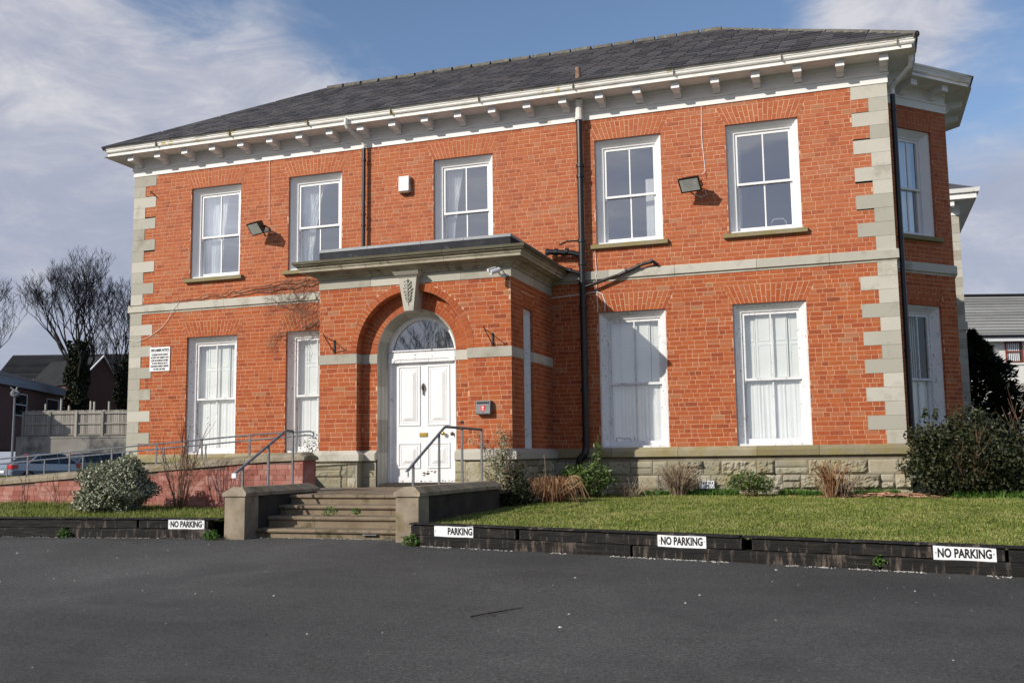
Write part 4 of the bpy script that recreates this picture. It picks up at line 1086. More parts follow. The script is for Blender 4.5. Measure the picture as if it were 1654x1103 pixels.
def handrail(x, ys, top, label):
    t = thing('handrail', (x, ys[0], -.47), label, 'handrail', 'handrails of the front steps')
    mb = MB('grey_metal')
    a = (x, -6.44, -.30); b = (x, -5.30, .25); c = (x, ys[-1]-.0 if top else ys[-1], .255)
    def flatbar(p, q, w=.021, h=.008):
        mb.tube([p, q], .017, 4, 0)
    mb.tube([a, b, (x, -5.24, .262), c], .019, 6); mb.box(x-.03, x+.03, -6.475, -6.435, -.36, -.30, 'white'); obj('rail', mb, t)
    for y in ys:
        zt = .25 if y > -5.3 else -.30+(y+6.44)*.4825
        m = MB('grey_metal'); m.box(x-.013, x+.013, y-.013, y+.013, -.48, zt, 0); obj('post', m, t)
handrail(7.185, [-6.28, -5.70, -5.10], False, 'sloping grey metal handrail on the wall left of the front steps')
handrail(9.56, [-6.25, -5.47, -4.69, -3.95], False, 'sloping grey metal handrail on the wall right of the front steps')
rz_ = lambda x: .25+.063*(x-6.06) if x < 6.06 else .25+.03*(x-6.06)
def railing(y, posts, x1, label, zb):
    t = thing('ramp_railing', (3, y, -.4), label, 'railing', 'railings along the ramp')
    m = MB('grey_metal'); m.tube([(-8, y, rz_(-8)), (6.06, y, rz_(6.06)), (x1, y, rz_(x1)), (x1+.06, y, rz_(x1)-.02), (x1+.06, y, rz_(x1)-.06)], .013, 6); obj('rail', m, t)
    for x in posts:
        m = MB('grey_metal'); m.box(x-.013, x+.013, y-.007, y+.007, zb(x), rz_(x)-.01, 0); obj('post', m, t)
railing(-4.25, [-6.1, -4.38, -2.66, -.94, -.08, .78, 1.63, 2.5, 3.34, 4.2, 5.05, 5.91, 6.72], 6.95, 'nearer grey metal railing on the ramp wall coping', lambda x: cop(x)+.1)
railing(-3.0, [-6.2, -4.6, -2.7, -.98, -.1, .76, 1.62, 2.48, 3.34, 4.2, 5.06, 5.9], 6.2, 'farther grey metal railing behind the ramp wall', lambda x: -1.0+.06*(x+2) if x > -2 else -1.1)
# ------------------------------------------------------------------ timber kerbs and signs
def sleeper(x0, x1, kf, row, label, set_=0.):
    a = Vector((x0, kf(x0), 0)); b = Vector((x1, kf(x1), 0)); L = (b-a).length; ang = math.atan2(b.y-a.y, b.x-a.x)
    z = gz((x0+x1)/2, kf((x0+x1)/2)); zt = z+(.115 if row == 0 else .23 if row == 1 else .25); h = .118 if row == 0 else .112 if row == 1 else .02
    y0 = {0: -.035, 1: .0, 2: -.018}[row]+set_; dp_ = .13
    mb = MB('timber'); n = max(4, int(L/.12)); prev = None
    sec = lambda: [(y0+random.uniform(-.004, .003), -h+random.uniform(0, .006)), (y0+random.uniform(-.006, .004), -.015+random.uniform(-.004, .004)), (y0+.014, random.uniform(-.005, .002)), (y0+dp_, 0), (y0+dp_, -h)]
    sl = (gz(x1, kf(x1))-gz(x0, kf(x0)))/L
    for i in range(n+1):
        u = L*i/n; cur = [(u, y, q+sl*(u-L/2)) for y, q in sec()]
        if prev:
            for k in range(5): j = (k+1) % 5; mb.face([prev[k], cur[k], cur[j], prev[j]], 0, .5)
        else: mb.face(cur[::-1], 0, .5)
        prev = cur
    mb.face(prev, 0, .5)
    tag(obj('timber_sleeper', mb, None, (a.x, a.y, zt), ang), label, 'timber sleeper', 'black timber sleepers edging the lawns')
for a in [(-3, 5.72, kl, 1, 'long upper black sleeper of the left lawn edge, left of its joint'), (5.76, 6.78, kl, 1, 'short upper black sleeper carrying the leftmost NO PARKING sign'),
          (-3, 4.62, kl, 0, 'lower black sleeper at the far left of the left lawn edge'), (4.70, 6.83, kl, 0, 'lower black sleeper under the leftmost NO PARKING sign'),
          (-3, 6.95, kl, 2, 'thin weathered capping plank along the left lawn edge'),
          (9.74, 11.08, kr, 1, 'upper black sleeper carrying the sign that reads only PARKING'), (11.13, 13.52, kr, 1, 'upper black sleeper carrying the middle NO PARKING sign of the right lawn edge'),
          (13.62, 15.76, kr, 1, 'upper black sleeper carrying the rightmost NO PARKING sign'), (15.79, 18.2, kr, 1, 'upper black sleeper at the extreme right edge, past the last sign'),
          (9.76, 12.40, kr, 0, 'lower black sleeper with peeling streaks, under the PARKING sign'), (12.43, 14.75, kr, 0, 'lower black sleeper under the middle NO PARKING sign, streaked at its right end'),
          (14.78, 18.2, kr, 0, 'lower brownish black sleeper under the rightmost NO PARKING sign'),
          (9.72, 13.5, kr, 2, 'weathered capping plank on the lawn edge between the steps and the middle sign'), (13.53, 18.2, kr, 2, 'weathered capping plank on the lawn edge at the right of the photo')]: sleeper(*a)
def sign(cx, kf, txt, wd, label, txw, off=0., dz=0.):
    slope = math.atan(kf(cx+.5)-kf(cx-.5)); h = .128
    t = thing('no_parking_sign', (cx, kf(cx)-.006, gz(cx, kf(cx))+.175+dz), label, 'sign', 'white signs screwed to the sleepers', slope)
    m = MB('whitesheet', 'grey_metal'); m.box(-wd/2, wd/2, -.005, .0, -h/2, h/2, 0)
    for s in (-1, 1): m.tube([(s*(wd/2-.02), -.005, 0), (s*(wd/2-.02), -.008, 0)], .006, 8, 1)
    p = obj('sign_plate', m, t, WM[t].translation, slope)
    m = MB('ink'); add_text(m, txt, off, -.0065, 0, .106, 1., .0038, width=txw); obj('lettering', m, t, WM[t].translation, slope)
def kl2(x): return kl(x)
sign(6.47, kl, 'NO PARKING', .53, 'small NO PARKING sign left of the steps', .46)
sign(10.31, kr, 'PARKING', .51, 'white sign reading only PARKING, its left third blank', .32, .085)
sign(12.93, kr, 'NO PARKING', .50, 'middle NO PARKING sign of the right lawn edge', .43)
sign(15.45, kr, 'NO PARKING', .50, 'rightmost NO PARKING sign, in front of the dark shrub', .43)
# ------------------------------------------------------------------ things on the walls
def floodlight(cx, cz, rz, label):
    t = thing('floodlight', (cx, -.01, cz), label, 'floodlight', 'floodlights on the upper storey')
    m = MB('black'); c, s = math.cos(R(38)), math.sin(R(38))
    def T(x, y, z):
        yy = y*c-z*s; zz = y*s+z*c     # tip the face down
        x2 = x*math.cos(rz)-yy*math.sin(rz); y2 = x*math.sin(rz)+yy*math.cos(rz); return (cx+x2, -.29+y2, cz+zz)
    def frust(x0, y0, z0, x1, y1, z1, mm):
        a = [T(-x0, y0, -z0), T(x0, y0, -z0), T(x0, y0, z0), T(-x0, y0, z0)]; b = [T(-x1, y1, -z1), T(x1, y1, -z1), T(x1, y1, z1), T(-x1, y1, z1)]
        m.face(a, mm); m.face(b[::-1], mm)
        for k in range(4): j = (k+1) % 4; m.face([a[k], b[k], b[j], a[j]], mm)
    frust(.19, -.10, .135, .19, -.07, .135, 0); frust(.175, -.07, .12, .12, .07, .07, 0)
    for i in range(9):
        x = -.12+i*.03; a = [T(x, -.05, .11), T(x, .07, .07), T(x, .07, .09), T(x, -.05, .135)]; m.face(a, 0); m.face([(p[0]+.004, p[1], p[2]) for p in a][::-1], 0)
    obj('lamp_housing', m, t)
    m2 = MB('lampglass'); m2.face([T(-.165, -.1015, -.11), T(.165, -.1015, -.11), T(.165, -.1015, .11), T(-.165, -.1015, .11)], 0); obj('lamp_glass', m2, t)
    m3 = MB('black'); m3.tube([T(.17, .02, 0), (cx+.17, -.12, cz-.02), (cx+.08, -.01, cz-.02)], .014, 6); m3.tube([T(-.17, .02, 0), (cx-.13, -.12, cz-.02), (cx-.04, -.01, cz-.02)], .014, 6); m3.box(cx-.06, cx+.10, -.02, -.005, cz-.05, cz+.02, 0); obj('wall_bracket', m3, t)
MT['lampglass'] = mat('lamp lens', varied([(.25, .27, .25), (.42, .44, .42)], 6, 0), .2, .6)
floodlight(3.34, 4.56, R(-22), 'black floodlight between the two leftmost upper windows')
floodlight(12.10, 4.56, R(-12), 'black floodlight between the two rightmost upper windows')
def wire(name, pts, label, m='curtain', r=.006, cat='cable'):
    mb = MB(m); mb.tube(pts, r, 5); tag(obj(name, mb), label, cat)
wire('cable', [(3.40, -.012, 6.1), (3.41, -.012, 5.3), (3.42, -.015, 4.78), (3.40, -.1, 4.72)], 'thin white cable running down from the eaves to the left floodlight')
wire('cable', [(12.28, -.012, 6.02), (12.27, -.014, 5.4), (12.31, -.012, 4.82), (12.26, -.1, 4.74)], 'white cable dropping from the eaves to the right floodlight')
wire('cable', [(12.1, -.03, 4.42), (12.22, -.03, 4.35), (12.32, -.03, 4.38), (12.30, -.03, 4.48)], 'short loop of white cable hanging below the right floodlight', r=.005)
wire('cable', [(1.28, -.06, 3.18), (1.12, -.06, 3.02), (1.0, -.02, 2.85), (.82, -.02, 2.66), (.50, -.02, 2.48), (.2, -.02, 2.40), (-.02, -.02, 2.45)], 'loose white cable drooping below the string course near the left corner', r=.0045)
wire('cable', [(10.28, -.02, 3.58), (10.30, -.02, 3.2), (10.30, -.055, 3.1), (10.30, -.015, 2.9), (10.31, -.015, 2.42)], 'thin white cable hanging right of the black soil pipe', r=.006)
wire('cable', [(9.44, -.01, 2.74), (10.0, -.01, 2.78), (10.3, -.02, 2.80), (10.40, -.02, 2.75), (10.45, -.02, 2.60), (10.44, -.02, 2.44)], 'white cable curving over the window right of the porch', r=.008)
wire('cable', [(9.6, -.02, 3.72), (9.75, -.02, 3.78), (10.0, -.02, 3.77)], 'thin dark cable above the branch pipe', 'black', .008)
t = thing('alarm_box', (6.50, -.01, 5.17), 'white alarm box with rusty lower edge between upper windows', 'alarm box')
m = MB('whitesheet', 'rust', 'ink'); m.prism([(-.105, 5.02), (-.12, 5.03), (-.115, 5.31), (-.10, 5.325), (-.008, 5.33), (-.008, 5.01)], 'x', 6.40, 6.61, 0); m.prism([(-.10, 4.99), (-.11, 5.018), (-.008, 5.008), (-.008, 4.985)], 'x', 6.405, 6.605, 1); obj('casing', m, t)
m = MB('ink')
for i in range(4): m.box(6.611, 6.613, -.075, -.05, 5.16+i*.03, 5.175+i*.03, 0); m.box(6.611, 6.613, -.045, -.025, 5.16+i*.03, 5.175+i*.03, 0)
obj('vent_slots', m, t)
t = thing('cigarette_bin', (8.98, PY-.01, .65), 'grey metal wall box with red sticker beside the front door', 'wall box')
m = MB('grey_metal'); y = PY-.012; m.prism([(y-.09, .545), (y-.10, .56), (y-.085, .755), (y-.07, .765), (y, .77), (y, .54)], 'x', 8.855, 9.095, 0); obj('casing', m, t)
m = MB('ink')
for i in range(7): m.box(8.87+i*.031, 8.886+i*.031, y-.093, y-.086, .715, .745, 0)
for i in range(6): m.box(8.888+i*.031, 8.898+i*.031, y-.093, y-.086, .722, .735, 0)
obj('slots', m, t)
m = MB('red', 'whitesheet'); m.box(8.935, 9.01, y-.098, y-.088, .60, .685, 0); m.box(8.955, 8.99, y-.1, y-.097, .615, .628, 1); m.box(8.958, 8.988, y-.1, y-.097, .645, .672, 1); obj('sticker', m, t)
m = MB('ink'); m.tube([(8.575, PY-.006, .43), (8.575, PY-.02, .43)], .028, 12); tag(obj('wall_hole_disc', m), 'small black disc standing for a hole in the brick right of the door knob', 'wall hole')  # flat black disc stands in for the dark of an open hole
t = thing('security_camera', (9.34, PY-.02, 2.80), 'small white security camera high on the porch corner', 'camera')
m = MB('white'); c = Vector((9.24, PY-.22, 2.83)); d = Vector((-.55, -.75, -.35)).normalized(); m.tube([c-d*.09, c+d*.09, c+d*.095], [.042, .045, .03], 10); m.tube([c-d*.02+Vector((0, 0, .045)), c+d*.14+Vector((0, 0, .05))], [.03, .03], 4); obj('camera_body', m, t)
m = MB('white'); m.tube([c-d*.05, (9.30, PY-.12, 2.78), (9.34, PY-.03, 2.78)], .016, 8); m.tube([(9.34, PY-.06, 2.78), (9.34, PY-.012, 2.78)], .04, 10); obj('bracket', m, t)
m = MB('black'); m.tube([c-d*.09, (9.36, PY-.16, 2.84), (9.40, PY-.10, 2.74), (9.37, PY-.02, 2.70)], .007, 5); obj('cable', m, t)
def hook(x, z0, z1, L, label):
    t = thing('basket_bracket', (x, PY-.01, z0), label, 'bracket', 'hanging basket brackets on the porch')
    m = MB('black'); m.box(x-.013, x+.013, PY-.022, PY-.008, z0, z1, 0); obj('back_plate', m, t)
    m = MB('black'); m.tube([(x, PY-.02, z1-.03), (x-.02, PY-L, z1+.03), (x-.02, PY-L-.03, z1+.05), (x-.02, PY-L-.02, z1+.075)], .008, 6); m.tube([(x, PY-.02, z0+.02), (x-.02, PY-L, z1+.03)], .008, 6); obj('arm', m, t)
hook(6.225, 1.66, 1.89, .32, 'black iron hanging basket bracket left of the arch')
hook(9.12, 1.65, 1.86, .34, 'black iron hanging basket bracket right of the arch')
t = thing('notice_sign', (.80, -.012, 2.0), 'white DISCLAIMER NOTICE board on the brickwork near the left corner', 'sign')
m = MB('whitesheet'); m.box(.545, 1.055, -.02, -.008, 1.745, 2.255, 0); obj('board', m, t)
m = MB('greyink'); add_text(m, 'DISCLAIMER NOTICE', .80, -.0215, 2.19, .07, width=.45, bold=.003)
obj('heading', m, t); m = MB('greyink'); m.box(.57, 1.03, -.0215, -.021, 2.142, 2.146, 0); obj('rule_line', m, t)
for i, (tx, wd) in enumerate((('CLONARD HOUSE CANNOT', .42), ('ACCEPT ANY LIABILITY FOR', .45), ('LOSS OR DAMAGE CAUSED', .44), ('TO ANY VEHICLE OR ITS', .40), ('CONTENTS WHILST PARKED', .45), ('IN THIS CAR PARK', .30))):
    m = MB('greyink'); add_text(m, tx, .80, -.0215, 2.095-i*.061, .052, width=wd, bold=.002); obj('text_line', m, t)
t = thing('air_vent', (12.17, -.13, -.64), 'small white vent plate with dark marks low in the stone plinth', 'vent plate')
m = MB('whitesheet'); m.box(12.05, 12.29, -.135, -.05, -.71, -.575, 0); obj('plate', m, t); m = MB('ink')
for i in range(7): m.box(12.07+i*.03, 12.085+i*.03+random.random()*.008, -.1365, -.1345, -.625-random.random()*.01, -.595, 0)
m.box(12.15, 12.20, -.1365, -.1345, -.665, -.645, 0); obj('slots', m, t)
m = MB('rust'); m.tube([(.42, -.01, 5.66), (.50, -.12, 5.60), (.53, -.14, 5.57)], .014, 6); tag(obj('wall_hook', m), 'short rusty hook near the top of the left quoins', 'hook')
# ------------------------------------------------------------------ plants
def leaves(center, radii, n, size, mt, shape=None, droop=.0, name='foliage', surf=.55, sun=None, aspect=.55):
    u = rng.normal(0, 1, (n, 3)); u /= np.linalg.norm(u, axis=1)[:, None]
    rr_ = (surf+(1-surf)*rng.random(n))[:, None]
    lump = 1+.16*np.sin(u[:, :1]*5+1.3)*np.sin(u[:, 1:2]*4+.7)+.14*np.sin(u[:, 2:3]*7+u[:, :1]*3)+.08*np.sin(u[:, 1:2]*13)
    p = u*rr_*lump*np.array(radii)
    if shape is not None: p = shape(p)
    c = p+np.array(center)
    a = rng.normal(0, 1, (n, 3)); a += u*.4; a[:, 2] -= droop; a /= np.linalg.norm(a, axis=1)[:, None]
    b = np.cross(a, rng.normal(0, 1, (n, 3))); b /= np.linalg.norm(b, axis=1)[:, None]
    s = (size*rng.uniform(.6, 1.4, n))[:, None]
    V = np.stack([c-a*s, c-b*s*aspect, c+a*s, c+b*s*aspect], 1).reshape(-1, 3)
    return V, np.arange(4*n).reshape(n, 4), rng.random(n)
def plant_obj(name, parts, mt, parent):
    Vs, Fs, Rs = [], [], []; k = 0
    for V, F, r_ in parts: Vs.append(V); Fs.append(F+k); Rs.append(r_); k += len(V)
    return obj(name, npmesh(name, np.concatenate(Vs), np.concatenate(Fs), [mt], np.concatenate(Rs)), parent)
def stems(mb, base, n, spread, h, r=.006, curve=.15, m=0, tips=None, br=2, bl=.35):
    for i in range(n):
        a = random.uniform(0, 2*math.pi); s = random.random()**.7*spread; hh = h*random.uniform(.55, 1.05)
        p0 = Vector(base)+Vector((math.cos(a), math.sin(a), 0))*spread*.15*random.random(); pts = [p0]
        d = Vector((math.cos(a)*s, math.sin(a)*s, hh)); q = 5
        wob = Vector((random.uniform(-1, 1), random.uniform(-1, 1), 0))*curve*hh
        for k in range(1, q+1):
            t = k/q; pts.append(p0+d*t+wob*math.sin(t*math.pi)*t+Vector((random.uniform(-1, 1), random.uniform(-1, 1), 0))*.012)
        mb.tube(pts, [r*(1-.75*k/q) for k in range(q+1)], 4, m)
        if tips is not None: tips.append(pts[-1]); tips.append(pts[-2])
        for b in range(br):
            k = random.randint(2, q-1); o = pts[k]; dd = (pts[k+1]-pts[k]).normalized()+Vector((random.uniform(-1, 1), random.uniform(-1, 1), random.uniform(-.2, .5)))*.8
            L = h*bl*random.uniform(.5, 1); e1 = o+dd*L*.5; e2 = e1+(dd+Vector((0, 0, .4)))*L*.4; mb.tube([o, e1, e2], [r*.5, r*.35, r*.2], 3, m)
            if tips is not None: tips.append(e2)
def flatbase(z0):
    def f(p): p[:, 2] = np.maximum(p[:, 2], z0+np.abs(p[:, 2]-z0)*.15*rng.random(len(p))); return p
    return f
t = thing('variegated_bush', (4.46, -5.4, -.85), 'rounded cream and green variegated bush on the left lawn', 'bush')
plant_obj('foliage', [leaves((4.47, -5.4, -.52), (.52, .5, .38), 15000, .019, 0, flatbase(-.33), surf=.72), leaves((4.33, -5.4, -.68), (.48, .46, .2), 5000, .019, 0, flatbase(-.15)), leaves((4.55, -5.35, -.34), (.33, .34, .29), 4200, .019, 0)], 'variegated', t)
mb = MB('bark'); stems(mb, (4.45, -5.4, -.9), 26, .45, .55, .012); obj('stem', mb, t)
t = thing('bare_shrub', (5.15, -4.95, -.85), 'bare reddish shrub with curving twigs against the ramp wall', 'shrub')
mb = MB('twig'); tp = []; stems(mb, (5.2, -4.98, -.9), 16, .50, 1.3, .009, .12, 0, tp, 4, .28); stems(mb, (5.2, -4.98, -.9), 9, .25, .7, .007, .3, 0, tp, 2, .3); obj('stem', mb, t)
def leafbits(pts, n, spread, size):
    pts = np.array([tuple(p) for p in pts]); c = pts[rng.integers(0, len(pts), n)]+rng.normal(0, spread, (n, 3))
    a = rng.normal(0, 1, (n, 3)); a /= np.linalg.norm(a, axis=1)[:, None]; b = np.cross(a, rng.normal(0, 1, (n, 3))); b /= np.linalg.norm(b, axis=1)[:, None]
    s = (size*rng.uniform(.6, 1.4, n))[:, None]
    return np.stack([c-a*s, c-b*s*.5, c+a*s, c+b*s*.5], 1).reshape(-1, 3), np.arange(4*n).reshape(n, 4), rng.random(n)
plant_obj('leaves', [leafbits(tp, 140, .02, .014)], 'dryleaf', t)
for x, y, h, n_, lb in ((3.0, -4.9, .55, 3, 'few bare sapling stems beside the ramp wall, left of the variegated bush'), (2.2, -4.85, .6, 3, 'bare stems at the far left edge of the lawn')):
    mb = MB('twig'); stems(mb, (x, y, -.86), n_, .25, h, .007, .2, 0, None, 3, .3); tag(obj('bare_sapling', mb), lb, 'shrub')
mb = MB('twig'); tp = []
stems(mb, (4.7, -.6, -.5), 7, .3, .75, .006, .3, 0, tp, 3); t = thing('rose_bush', (4.7, -.6, -.45), 'sparse leafy shrub between the two left ground floor windows', 'shrub'); obj('stem', mb, t); plant_obj('leaves', [leafbits(tp, 160, .06, .022)], 'greenleaf', t)
# bare creeper on the string course
t = thing('bare_creeper', (4.5, -.08, 3.0), 'leafless climbing creeper tangled over the string course left of the porch', 'creeper')
mb = MB('twig')
def crawl(p0, p1, r, wob=.05, n=14, y=-.055):
    pts = []
    for i in range(n+1):
        s = i/n; q = Vector(p0).lerp(Vector(p1), s); pts.append((q.x, y+random.uniform(-.012, .006), q.z+random.uniform(-wob, wob)*(1 if 0 < i < n else .3)))
    mb.tube(pts, [r*(1-.4*i/n) for i in range(n+1)], 4); return pts
crawl((4.9, 0, 3.40), (2.4, 0, 3.22), .016, .03); crawl((5.0, 0, 3.52), (1.2, 0, 3.20), .012, .05, 20); crawl((2.4, 0, 3.22), (0, 0, 3.17), .010, .015)
crawl((5.1, 0, 2.62), (4.3, 0, 2.50), .016, .05); crawl((4.6, 0, 2.55), (3.5, 0, 2.30), .010, .05); crawl((4.75, 0, 3.2), (4.9, 0, 2.2), .012, .03)
def fork(p, d, L, r, dep):
    q = p+d*L; mid = (p+q)/2+Vector((random.uniform(-1, 1), 0, random.uniform(-1, 1)))*L*.12
    mb.tube([p, mid, q], [r, r*.8, r*.6], 3)
    if dep > 0:
        for k in range(random.choice((2, 2, 3))):
            a = random.uniform(-.9, .9); e = Vector((d.x*math.cos(a)-d.z*math.sin(a), random.uniform(-.10, .06), d.x*math.sin(a)+d.z*math.cos(a))); fork(q, e.normalized(), L*random.uniform(.6, .85), r*.6, dep-1)
for _ in range(30):
    p = Vector((random.uniform(3.9, 4.85), -.06, random.uniform(2.75, 3.55))); a = random.uniform(1.9, 4.4); fork(p, Vector((math.cos(a), 0, math.sin(a))), .22, .007, 4)
for _ in range(12):
    p = Vector((random.uniform(3.6, 4.7), -.08, 2.4+random.random()*.25)); a = random.uniform(3.4, 6.0); fork(p, Vector((math.cos(a), 0, math.sin(a))), .2, .005, 3)
obj('stem', mb, t)
creeper_pts = [(9.0+.05*i*math.sin(i), -2.42, -.1+.05*i) for i in range(8)]+[(9.42-.02*i, -2.42, -.1+.06*i) for i in range(8)]+[(9.2+.03*i, -2.42, -.15+.07*i) for i in range(6)]
t = thing('porch_creeper', (9.3, -2.6, -.8), 'grey green creeper climbing the right corner of the porch plinth', 'creeper')
plant_obj('leaves', [leaves((9.34, -2.46, -.42), (.15, .12, .38), 1500, .016, 0), leaves((9.50, -2.55, -.68), (.24, .16, .26), 1300, .018, 0), leaves((9.20, -2.42, -.22), (.20, .05, .13), 420, .014, 0), leaves((9.08, -2.42, -.45), (.10, .05, .2), 260, .013, 0), leaves((9.36, -2.41, .05), (.10, .04, .16), 240, .013, 0), leafbits(creeper_pts, 700, .03, .014)], 'creeper', t)
mb = MB('twig'); tp = []
for a in range(9): fork(Vector((random.uniform(8.95, 9.42), -2.40, random.uniform(-.3, .0))), Vector((random.uniform(-.5, .3), -.1, 1)).normalized(), .16, .006, 2)
stems(mb, (9.35, -2.55, -.9), 10, .3, .9, .009, .15, 0, tp, 3, .3); obj('stem', mb, t)
t = thing('dark_ivy', (9.85, -3.1, -.85), 'dark shaded ivy at the foot of the porch wall behind the side wall', 'ivy')
plant_obj('leaves', [leaves((9.78, -3.0, -.75), (.20, .6, .24), 1600, .025, 0), leaves((9.62, -2.6, -.6), (.2, .25, .4), 900, .022, 0)], 'ivy', t)
def tussock(x, y, z, n, sp, h, mt, name, label, r=.004, extra=None, cat='shrub', cv=.5):
    t = thing(name, (x, y, z), label, cat); mb = MB(mt)
    for i in range(n):
        a = random.uniform(0, 2*math.pi); s = sp*random.random(); hh = h*random.uniform(.4, 1); b = Vector((x+math.cos(a)*sp*.3*random.random(), y+math.sin(a)*sp*.3*random.random(), z))
        e = Vector((math.cos(a)*s, math.sin(a)*s, 0)); dr = hh*cv*random.random()
        mb.tube([b, b+e*.3+Vector((0, 0, hh*.6)), b+e*.7+Vector((0, 0, hh*.95)), b+e+Vector((0, 0, hh-dr))], [r, r, r*.8, r*.3], 3, 0, random.random())
    obj('stalks', mb, t)
    if extra: extra(t)
    return t
tussock(10.15, -2.35, -.86, 380, .52, .46, 'dryleaf', 'withered_fern', 'red brown withered fern clump right of the porch', .006, cv=1.2, cat='fern')
def shoots(x, y, z, n, h):
    def f(t):
        mb = MB('palestem'); tp = []; stems(mb, (x, y, z), n, .25, h, .004, .1, 0, tp, 1, .15); obj('dry_stem', mb, t); plant_obj('seed_heads', [leafbits(tp, 30, .01, .012)], 'palestem', t)
    return f
shoots(10.0, -2.2, -.86, 8, .8)(WM and t)
t = thing('evergreen_shrub', (10.45, -1.2, -.85), 'bright green leafy evergreen shrub beside the black pipe foot', 'shrub')
mb = MB('twig'); tp = []; stems(mb, (10.45, -1.2, -.9), 14, .42, .5, .009, .1, 0, tp, 3, .35); stems(mb, (10.55, -1.2, -.9), 1, .04, .98, .009, .05, 0, tp, 0); obj('stem', mb, t)
plant_obj('foliage', [leaves((10.4, -1.25, -.5), (.5, .4, .26), 1500, .036, 0, droop=.4, aspect=.35), leaves((10.55, -1.2, -.1), (.07, .07, .24), 120, .03, 0, aspect=.4), leafbits(tp, 300, .05, .034)], 'greenleaf', t)
tussock(11.05, -.95, -.84, 60, .5, .38, 'palestem', 'dry_stalks', 'thin dry stalks leaning right of the evergreen shrub', .004, cv=1.)
tussock(11.76, -.55, -.81, 300, .42, .55, 'palestem', 'dead_perennial', 'pale dead stalk clump under the window right of the porch', .005, cv=.3)
tussock(14.2, -1.0, -.82, 110, .40, .62, 'dryleaf', 'dead_perennial', 'upright brown dead stalk clump under the rightmost ground floor window', .006, cv=.2)
tussock(14.35, -.9, -.82, 120, .36, .32, 'palestem', 'dry_grass', 'low pale dry grass beside the upright brown stalks', .005, cv=.8)
t = thing('small_shrub', (12.98, -.8, -.8), 'small low green shrub between the two dead stalk clumps', 'shrub')
mb = MB('twig'); tp = []; stems(mb, (12.98, -.8, -.85), 12, .34, .38, .008, .1, 0, tp, 3, .35); obj('stem', mb, t)
plant_obj('foliage', [leaves((12.88, -.8, -.58), (.30, .25, .17), 1000, .022, 0), leaves((13.15, -.75, -.62), (.2, .2, .14), 500, .02, 0)], 'greenleaf', t)
m = MB('woodchip')
for i in range(420):
    x = 15.0+random.gauss(0, .36); y = -.85+random.gauss(0, .22); a = random.uniform(0, 3.14); L = random.uniform(.02, .07); z = lawn_z_r(x, y)+random.uniform(0, .03)+.02*math.exp(-((x-15)**2)/.2)
    m.tube([(x-math.cos(a)*L, y-math.sin(a)*L, z), (x+math.cos(a)*L, y+math.sin(a)*L, z+random.uniform(-.01, .01))], .006, 3, 0, random.random())
o = obj('wood_chips', m); o['kind'] = 'stuff'
t = thing('dark_shrub', (16.3, -.7, -.82), 'large dark glossy evergreen shrub at the right corner of the house', 'shrub')
mb = MB('twig'); tp = []; stems(mb, (16.2, -.7, -.9), 34, .75, 1.15, .012, .1, 0, tp, 4, .3)
for x, h in ((15.6, 1.36), (15.75, 1.38), (15.95, 1.22), (16.35, 1.3), (16.4, 1.27)): stems(mb, (x, -.8, -.85), 1, .03, h*1.03, .008, .03, 0, tp, 0)
obj('stem', mb, t)
plant_obj('foliage', [leaves((16.1, -.75, -.22), (.82, .6, .64), 12000, .030, 0, flatbase(-.6), surf=.5), leaves((15.65, -.8, -.3), (.32, .4, .52), 1800, .028, 0), leaves((16.8, -.6, -.33), (.66, .55, .52), 6500, .028, 0), leafbits(tp, 900, .05, .026),
                      *[leaves((x, -.8, z), (.06, .06, .14), 46, .028, 0, surf=.1) for x, z in ((15.6, .42), (15.75, .44), (15.95, .30), (16.35, .40), (16.4, .36))]], 'darkleaf', t)
mb = MB('twig'); stems(mb, (17.6, 1.6, -.85), 16, .6, 1.5, .012, .12, 0, None, 5, .35); tag(obj('bare_shrub', mb), 'bare twiggy shrub in front of the white block wall at the right edge', 'shrub')
for x, y, z, n_, lb in ((6.93, -6.55, -1.12, 420, 'green weed tuft at the foot of the left stone pier'), (4.66, -6.62, -1.12, 160, 'green weed in the joint of the left lower sleeper'), (9.78, -6.77, -1.12, 360, 'green weed climbing beside the right stone pier'),
                   (8.18, -5.80, -.855, 160, 'grass tuft on the middle step, left one'), (8.55, -5.80, -.855, 90, 'low weed on the middle step, right one'), (14.75, -7.58, -1.16, 70, 'tiny weed at the kerb foot below the right lawn')):
    V, F, r_ = leaves((x, y, z+.05), (.12, .06, .07) if n_ > 100 else (.07, .03, .05), n_, .014, 0, flatbase(-.05)); tag(obj('weed', npmesh('weed', V, F, ['ground_cover'], r_)), lb, 'weed')
# grit along the kerb foot and strewn over the asphalt
m = MB('pebble')
def pebble(x, y, s):
    z = gz(x, y); k = [(x+s*math.cos(a)*random.uniform(.6, 1.2), y+s*math.sin(a)*random.uniform(.6, 1.2), z) for a in (0, 1.2, 2.5, 3.8, 5.1)]; c = (x, y, z+s*.7)
    for i in range(5): m.face([k[i], k[(i+1) % 5], c], 0)
for i in range(900):
    x = random.uniform(9.7, 18); 
    if math.sin(x*3.1)+math.sin(x*7.7) > -.2: pebble(x, kr(x)-.045-abs(random.gauss(0, .035)), random.uniform(.004, .013))
for i in range(300): x = random.uniform(2, 7); pebble(x, kl(x)-.045-abs(random.gauss(0, .03)), random.uniform(.004, .010))
for i in range(120): pebble(random.uniform(7.3, 9.4), -6.19-abs(random.gauss(0, .04)), random.uniform(.004, .010))
for i in range(240): y = -6.9-9*random.random()**1.4; x = random.uniform(4, 19); pebble(x, y if y < kr(max(x, 9.8))-.1 or x < 9.8 else y-1.5, random.uniform(.003, .008) if i > 34 else random.uniform(.010, .017))
o = obj('grit', m); o['kind'] = 'stuff'
